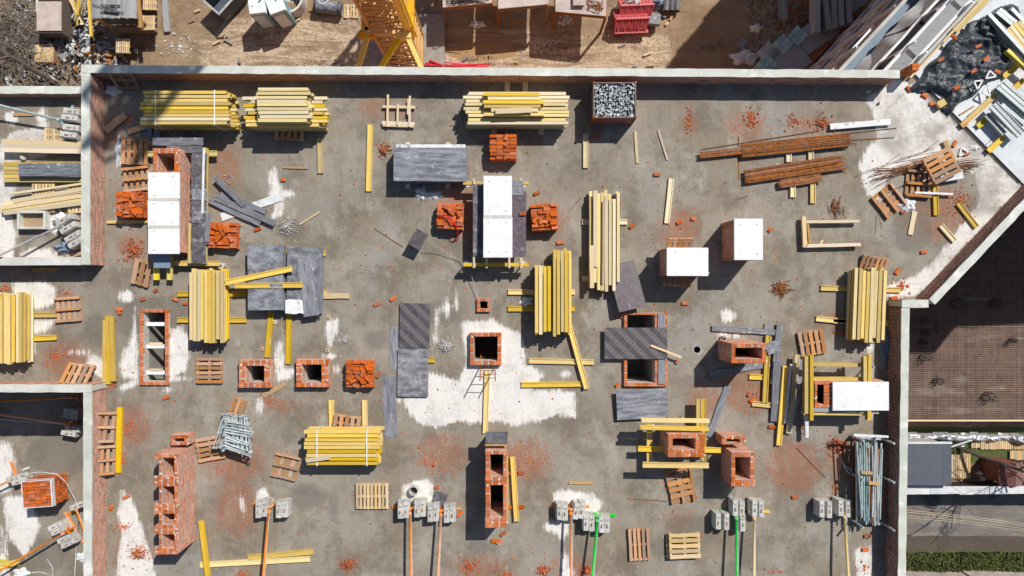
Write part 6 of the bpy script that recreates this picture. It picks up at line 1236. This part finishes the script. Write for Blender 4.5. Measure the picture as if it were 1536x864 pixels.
for s, c in (((3.2, .08, 1.2), (0, .75, .75)), ((3.2, .08, 1.2), (0, -.75, .75)), ((.08, 1.5, 1.2), (1.6, 0, .75)), ((.08, 1.5, 1.2), (-1.6, 0, .75)), ((3.2, 1.5, .08), (0, 0, .15))): MB().box(*c, *s).build('panel', M['roof_grey'], o)
for s, c in (((3.35, .14, .1), (0, .78, 1.38)), ((3.35, .14, .1), (0, -.78, 1.38)), ((.14, 1.5, .1), (1.63, 0, 1.38)), ((.14, 1.5, .1), (-1.63, 0, 1.38))): MB().box(*c, *s).build('rim', M['grey_pole'], o)
plank((326, 50), (345, 24), 2, 'thin dark pole leaning on the grey skip', z=GZ + .3, z2=GZ + 1.2, m='ply', th=.06); plank((378, 8), (414, 31), 2, 'pale pole leaning beside the portable toilets', z=GZ + 2.2, z2=GZ + .2, m='ply_white', th=.06)
o = thing('wrapped_roll', 'roll wrapped in grey plastic beside the crane', 'roll', P(496, 15, GZ), -.12); pts = [(-.8 + .2 * i, 0, .38 + .02 * math.sin(i * 2)) for i in range(9)]; MB().tube(pts, .40, 12, .36).build('wrapping', M['ply_grey'], o, smooth=True); MB().tube([(-.84, 0, .38), (-.7, 0, .38)], .42, 12).build('end_cap', M['dark'], o); MB().tube([(.6, 0, .38), (.66, 0, .38)], .40, 12).build('band', M['dark'], o)
X, Y, _ = P(484, -1, GZ + .8); o = MB().ring((0, 0), .30, .25, 0, .8, 24).build('barrel', M['snow_roof'], None, (X, Y, GZ)); tag(o, 'white barrel behind the wrapped roll', 'barrel')
pallet(527, 18, 22, 20, 0, 'pallet on the gravel beside the crane foot', n=5, z=GZ, m='pallet_pale'); rubble(520, 22, 20, 14, 200, 'grey gravel spread beside the crane foot', .03, .1, 'gravel', 'gravel_heap', z=GZ, cat='gravel')
for i in range(9): plank((640 + R(-5, 10), 92 + R(-3, 9)), (665 + R(0, 75), 96 + R(-2, 6)), 2, 'red steel section lying close behind the parapet', z=GZ + .1 + .05 * i, m='red', th=.1, group='red sections behind the parapet')
# raised cement-board tables with dark space below
def table_roof(label, poly, z, legs, m='roof_pale', th=.12):
    q = [P(x, y, z)[:2] for x, y in poly]; cx, cy = sum(p[0] for p in q) / len(q), sum(p[1] for p in q) / len(q); o = thing('shelter_roof', label, 'shelter', (cx, cy, GZ))
    x0, x1 = min(p[0] for p in q) - cx, max(p[0] for p in q) - cx; n = max(2, int((x1 - x0) / 1.3))
    MB().prism([(p[0] - cx, p[1] - cy) for p in q], z - GZ - th, z - GZ).build('roof_board', M[m], o)
    for i in range(1, n): MB().box(x0 + (x1 - x0) * i / n, 0, z - GZ + .012, .05, abs(q[0][1] - q[-1][1]) * .9, .02).build('joint_cover', M['mortar'], o)
    for p in q: MB().bar((p[0] - cx, p[1] - cy, 0), (p[0] - cx, p[1] - cy, z - GZ - th), .12, .12).build('post', M['rust'], o)
    for i in range(len(q)):
        a, b_ = q[i], q[(i + 1) % len(q)]; MB().bar((a[0] - cx, a[1] - cy, z - GZ - th - .1), (b_[0] - cx, b_[1] - cy, z - GZ - th - .1), .1, .14).build('edge_beam', M['rust'], o)
    return o
ZT = GZ + 2.6
table_roof('pale flat shelter roof scrawled with wire beside the crane', [(664, 11), (738, 4), (740, -60), (664, -60)], ZT, 4); table_roof('pinkish flat shelter roof in the middle of the yard row', [(747, 13), (823, 6), (824, -60), (747, -60)], ZT, 4); table_roof('pale flat shelter roof with a hatch in the yard row', [(833, 17), (909, 24), (913, -60), (834, -60)], ZT, 4)
for i in range(10):
    mb = MB(); pts = [P(R(668, 735), R(-8, 8), ZT + R(.02, .3)) for _ in range(5)]; mb.tube(pts, .02, 4); tag(mb.build('scrap_wire', M['dark'], None), 'tangled wire lying on the pale shelter roof', 'wire', 'wires on the shelter roof')
X, Y, _ = P(868, 2, ZT + .1); o = thing('roof_hatch', 'brown hatch box on the pale shelter roof', 'hatch', (X, Y, ZT)); MB().box(0, 0, .1, .6, .5, .2).build('box', M['bark'], o); MB().box(0, 0, .22, .66, .56, .04).build('lid', M['roof_pale'], o)
for i in range(8):
    mb = MB(); pts = [P(R(880, 905), R(-2, 18), ZT + R(.02, .15)) for _ in range(4)]; mb.tube(pts, .025, 4); tag(mb.build('scrap_wire', M['rust'], None), 'rusty rods lying on the roof with the hatch', 'wire', 'rods on the hatch roof')
crumple('plastic_sheet', 'white plastic heap at the shadow edge of the pale shelters', 716, 37, 12, 5, .4, 'film', z=GZ, seed=41); rubble(850, 30, 10, 12, 120, 'rubbish between two yard shelters', .04, .12, 'gravel', 'rubbish', z=GZ, cat='rubbish')
plank((770, 25), (790, 24), 4, 'grey board lying in the shelter shade', z=GZ + .05, m='ply_grey')
# red lattice crane sections and pipes
for cx_, cy_, l in ((948, 30, 'red lattice crane section nearest the long parapet'), (955, 10, 'red lattice crane section behind another one')):
    a, b_ = Vector(P(cx_ - 25, cy_ + 1, GZ + .9)), Vector(P(cx_ + 25, cy_ - 1, GZ + .9)); o = thing('crane_section', l, 'crane section', (*((a + b_) / 2).xy, GZ), 0, 'red crane sections'); d = (b_ - a) / 2; lattice(MB(), -d + Vector((0, 0, .55)), d + Vector((0, 0, .55)), .85, 10, .06, .045).build('lattice', M['red'], o); MB().box(0, .12, .12, 1.9, .7, .08).build('tread_plate', M['red'], o); MB().bar(-d + Vector((0, -.46, .3)), d + Vector((0, -.46, .3)), .06, .5).build('side_plate', M['red'], o)
crumple('tarpaulin', 'grey tarpaulin thrown over the rear red section', 945, 10, 20, 8, .9, 'film', z=GZ + .6, seed=42); ply(982, 28, 18, 15, 6, 'grey sheet pile at the end of the red section', z=GZ + .3, n=4, m='ply_grey', th=.1, group='grey sheets by the pipes')
for i, x in enumerate((998, 1007, 1015)):
    a, b_ = Vector(P(x, 17, GZ + .3)), Vector(P(x + 2, -25, GZ + .3)); mb = MB(); 
    o = thing('pipe', 'dark open ended pipe lying beside the red sections', 'pipe', a, 0, 'three dark pipes'); MB().ring((0, 0), .2, .16, 0, (b_ - a).length, 16).build('pipe_wall', M['ply'], o); o.rotation_euler = (-math.pi / 2, 0, math.atan2(b_.y - a.y, b_.x - a.x) - math.pi / 2)
crumple('tarpaulin', 'dark grey tarpaulin beside the three pipes', 990, 6, 14, 10, .6, 'ply_blue', z=GZ, seed=43)
# shaded corner of the yard under the tower block's shadow
for x, y, l in ((1175, 66, 'teal wrapped block pallet beside the grey slab'), (1196, 54, 'teal wrapped block pallet at the annex foot'), (1150, 97, 'teal wrapped block pallet close to the parapet')):
    X, Y, _ = P(x, y, GZ + .8); o = thing('block_pallet', l, 'block stack', (X, Y, GZ), math.radians(47)); 
    for i in range(3):
        for j in range(3): MB().box(-.3 + .3 * i, -.3 + .3 * j, .5, .28, .28, .7).build('block', M['teal_brick'], o)
    for yy in (-.4, 0, .4): MB().box(0, yy, .07, 1.0, .1, .14).build('skid', M['pallet'], o)
ply(1158, 84, 40, 26, 45, 'large grey concrete slab lying in the shaded yard', z=GZ + .1, m='render', th=.2, name='concrete_plate'); crumple('plastic_sheet', 'crumpled pale sheet heap in the shaded yard', 1117, 87, 20, 11, .5, 'film', z=GZ, seed=44); ply(1113, 65, 12, 16, 30, 'small grey board in the shaded yard', z=GZ + .2, m='ply_grey'); crumple('plastic_bag', 'small pale bag heap in the middle of the shaded yard', 1134, 43, 9, 6, .5, 'toilet', z=GZ, seed=45)
for i in range(5): plank((1168 + 2.4 * i, -10), (1170 + 2.4 * i, 30), 2, 'pale grey plank in the stack by the scrap of the shaded yard', z=GZ + .5, m='grey_plank', group='grey planks in the shaded yard', th=.2)
for i in range(30): 
    a = (R(1180, 1215), R(0, 45)); mb = MB(); mb.tube([P(*a, GZ + R(.1, .5)), P(a[0] + R(-18, 18), a[1] + R(-14, 14), GZ + R(.1, .5))], .03, 4); tag(mb.build('scrap_rod', M['rust']), 'rusty rod in the scrap heap of the shaded yard', 'rod', 'scrap rods in the shaded yard')
for a, b in (((1222, -10), (1222, 52)), ((1232, -10), (1240, 48)), ((1246, -10), (1248, 46)), ((1256, -10), (1258, 42)), ((1268, -10), (1270, 38))): plank(a, b, 8, 'grey formwork panel stacked on edge near the annex', z=GZ + 1.0, m='grey_plank', th=.8, group='grey panels near the annex')
# rubbish corner behind the timber bay
X, Y, _ = P(73, 15, GZ + 1.6); o = thing('trailer', 'brown box trailer parked at the rubbish corner', 'trailer', (X, Y, GZ)); MB().box(0, 0, .9, 1.35, 2.6, 1.2).build('box', M['bark'], o); MB().box(0, -.35, 1.55, 1.42, 1.7, .08).build('lid', M['roof_pale'], o); MB().box(0, .95, 1.55, 1.3, .6, .07).build('lid', M['pallet'], o); MB().box(-.75, .4, 1.2, .12, .9, .6).build('side_board', M['ply_white'], o); MB().box(.05, .95, 1.65, .7, .12, .12).build('handle', M['dark'], o)
for s in (-1, 1): MB().ring((0, 0), .35, .12, 0, .2, 18).build('wheel', M['dark'], o, (s * .72, -.2, .36)).rotation_euler = (0, math.pi / 2, 0)
for x, y, rz, l in ((66, 73, 3, 'upper of two wooden boxes in the rubbish corner'), (66, 86, -2, 'lower of two wooden boxes in the rubbish corner')):
    X, Y, _ = P(x, y, GZ + .7); o = thing('wooden_box', l, 'box', (X, Y, GZ), math.radians(rz), 'wooden boxes in the rubbish corner'); MB().box(0, 0, .33, 1.08, .5, .66).build('carcass', M['pallet'], o)
    for i in range(7): MB().box(-.48 + .16 * i, 0, .68, .15, .54, .03).build('lid_board', M['pallet_pale'], o)
plank((86, 60), (98, 88), 14, 'grey door panel lying beside the wooden boxes', z=GZ + .3, m='grey_plank', th=.08); plank((74, 105), (88, 96), 10, 'brown panel below the wooden boxes', z=GZ + .3, m='plank', th=.06)
o = thing('plank_shed', 'grey plank roofed shed with leaning rods at the rubbish corner', 'shed', P(172, 5, GZ)); cx, cy, W, D = grect(138, -30, 205, 27, GZ + 2.4); o.location = (cx, cy, GZ)
for i in range(16): MB().box(-W / 2 + W * (i + .5) / 16, R(-.03, .03), 2.38 + R(-.01, .01), W / 16 * .93, D, .05).build('roof_plank', M['grey_plank'], o)
for sx in (-1, 1):
    for sy in (-1, 1): MB().box(sx * (W / 2 - .1), sy * (D / 2 - .1), 1.17, .12, .12, 2.34).build('post', M['plank'], o)
MB().box(0, D / 2 - .1, 1.1, W - .3, .06, 2.1).build('back_wall', M['grey_plank'], o)
for i in range(9):
    mb = MB(); mb.tube([P(138 + R(0, 30), 6 + R(0, 12), GZ + 2.5), P(170 + R(0, 25), 8 + R(-4, 14), GZ + 2.5)], .025, 4); tag(mb.build('scrap_rod', M['dark']), 'dark bent rod lying on the plank shed roof', 'rod', 'rods on the plank shed')
for (x, y, l, n) in ((226, 5, 'pale pallet stack beside the plank shed', 9), (224, 35, 'pale pallet stack below the first stack by the shed', 9), (186, 70, 'pale pallet stack standing alone behind the parapet', 8)):
    for i in range(n): 
        pallet(x + R(-.5, .5), y + R(-.5, .5), 20, 21 if l[17] != 't' else 18, R(-3, 3), l.replace('pallet stack', 'pallet in the stack'), n=7, z=GZ + .14 * i, m='pallet_pale', group=l)
plank((247, -5), (251, 48), 9, 'weathered plank deck edge beside the pallet stacks', z=GZ + .1, m='grey_plank', th=.15); plank((207, -5), (212, 42), 5, 'brown post beside the plank shed', z=GZ + 2.0, m='plank', th=.15); ply(200, 45, 60, 8, 0, 'brown board along the front of the plank shed', z=GZ + .3, m='plank', th=.1)
plank((133, -10), (137, 55), 4, 'tall yellow post at the plank shed', z=GZ + 2.2, m='beam', th=.12)
def junk(label, cx_, cy_, rx, ry, n, mats, z=GZ, smax=.5):
    for mm in mats:
        mb = MB()
        for _ in range(n):
            x, y = random.gauss(cx_, rx), random.gauss(cy_, ry); X, Y, _ = P(x, y, z)
            mb.box(X, Y, z + R(.05, .5), R(.06, smax), R(.04, .16), R(.03, .2), R(0, 3.1), taper=R(.5, 1))
        tag(mb.build('junk', M[mm]), label + {'scrap': ' of grey metal', 'pallet': ' of broken wood', 'grey_plank': ' of grey boards', 'ply_white': ' of pale boards', 'twig': ' of twigs', 'gravel': ' of stones', 'dark': ' of dark bits'}[mm], 'junk', None, 'stuff')
junk('junk heap between trailer and plank shed', 118, 42, 13, 26, 130, ('scrap', 'dark', 'ply_white')); junk('brush heap in the rubbish corner', 35, 60, 26, 26, 130, ('twig', 'grey_plank')); junk('litter along the outer side of the bay parapet', 60, 115, 50, 10, 60, ('gravel', 'twig')); junk('litter strip in front of the plank shed', 150, 82, 22, 12, 60, ('scrap', 'gravel', 'pallet'))
mb = MB()
for _ in range(900):
    x, y = random.gauss(40, 32), random.gauss(62, 34); X, Y, _ = P(x, y, GZ); t = R(0, 6.28); L = R(.3, 1.6); d = Vector((math.cos(t), math.sin(t), R(-.1, .3))) * L / 2; c = Vector((X, Y, GZ + R(.1, .9))); mb.tube([c - d, c + d * .2 + Vector((R(-.1, .1), R(-.1, .1), 0)), c + d], R(.006, .018), 3)
tag(mb.build('brushwood', M['twig']), 'grey brushwood tangle covering the rubbish corner', 'brushwood', None, 'stuff')
for i in range(12): plank((100 + R(0, 30), -8 + R(0, 10)), (105 + R(0, 22), 30 + R(-8, 14)), 2.5, 'mixed lath standing in the junk heap by the plank shed', z=GZ + R(.5, 1.2), m=random.choice(('plank', 'ply_white', 'beam', 'grey_plank')), th=.06, group='laths in the junk heap')
rubble(20, 40, 30, 30, 60, 'mossy lumps in the rubbish corner', .05, .2, 'leafmoss', 'moss', z=GZ, cat='moss'); rubble(270, 70, 40, 30, 120, 'clods of mud beside the pallet stacks', .03, .1, 'gravel', 'mud_clods', z=GZ, cat='clods')
# more yard clutter: timber offcuts, small heaps and boards
for i in range(40):
    x, y = R(262, 1010), R(6, 98)
    if 540 < x < 660 or (y < 60 and 660 < x < 915): continue
    plank((x, y), (x + R(-14, 14), y + R(-7, 7)), R(1.5, 3.5), 'stray timber offcut lying on the muddy yard', z=GZ + .12, m=random.choice(('plank', 'grey_plank', 'ply_grey', 'plank_pale')), th=.05, group='offcuts on the muddy yard')
for x, y, l in ((705, 90, 'mud clods along the foot of the long parapet'), (480, 95, 'stones along the yard track by the wrapped roll'), (930, 55, 'stones below the red sections'), (1060, 70, 'stones in the shaded yard'), (820, 70, 'clods on the rutted track')):
    rubble(x, y, 70, 14, 170, l, .02, .07, 'twig', 'clods', z=GZ, cat='clods')
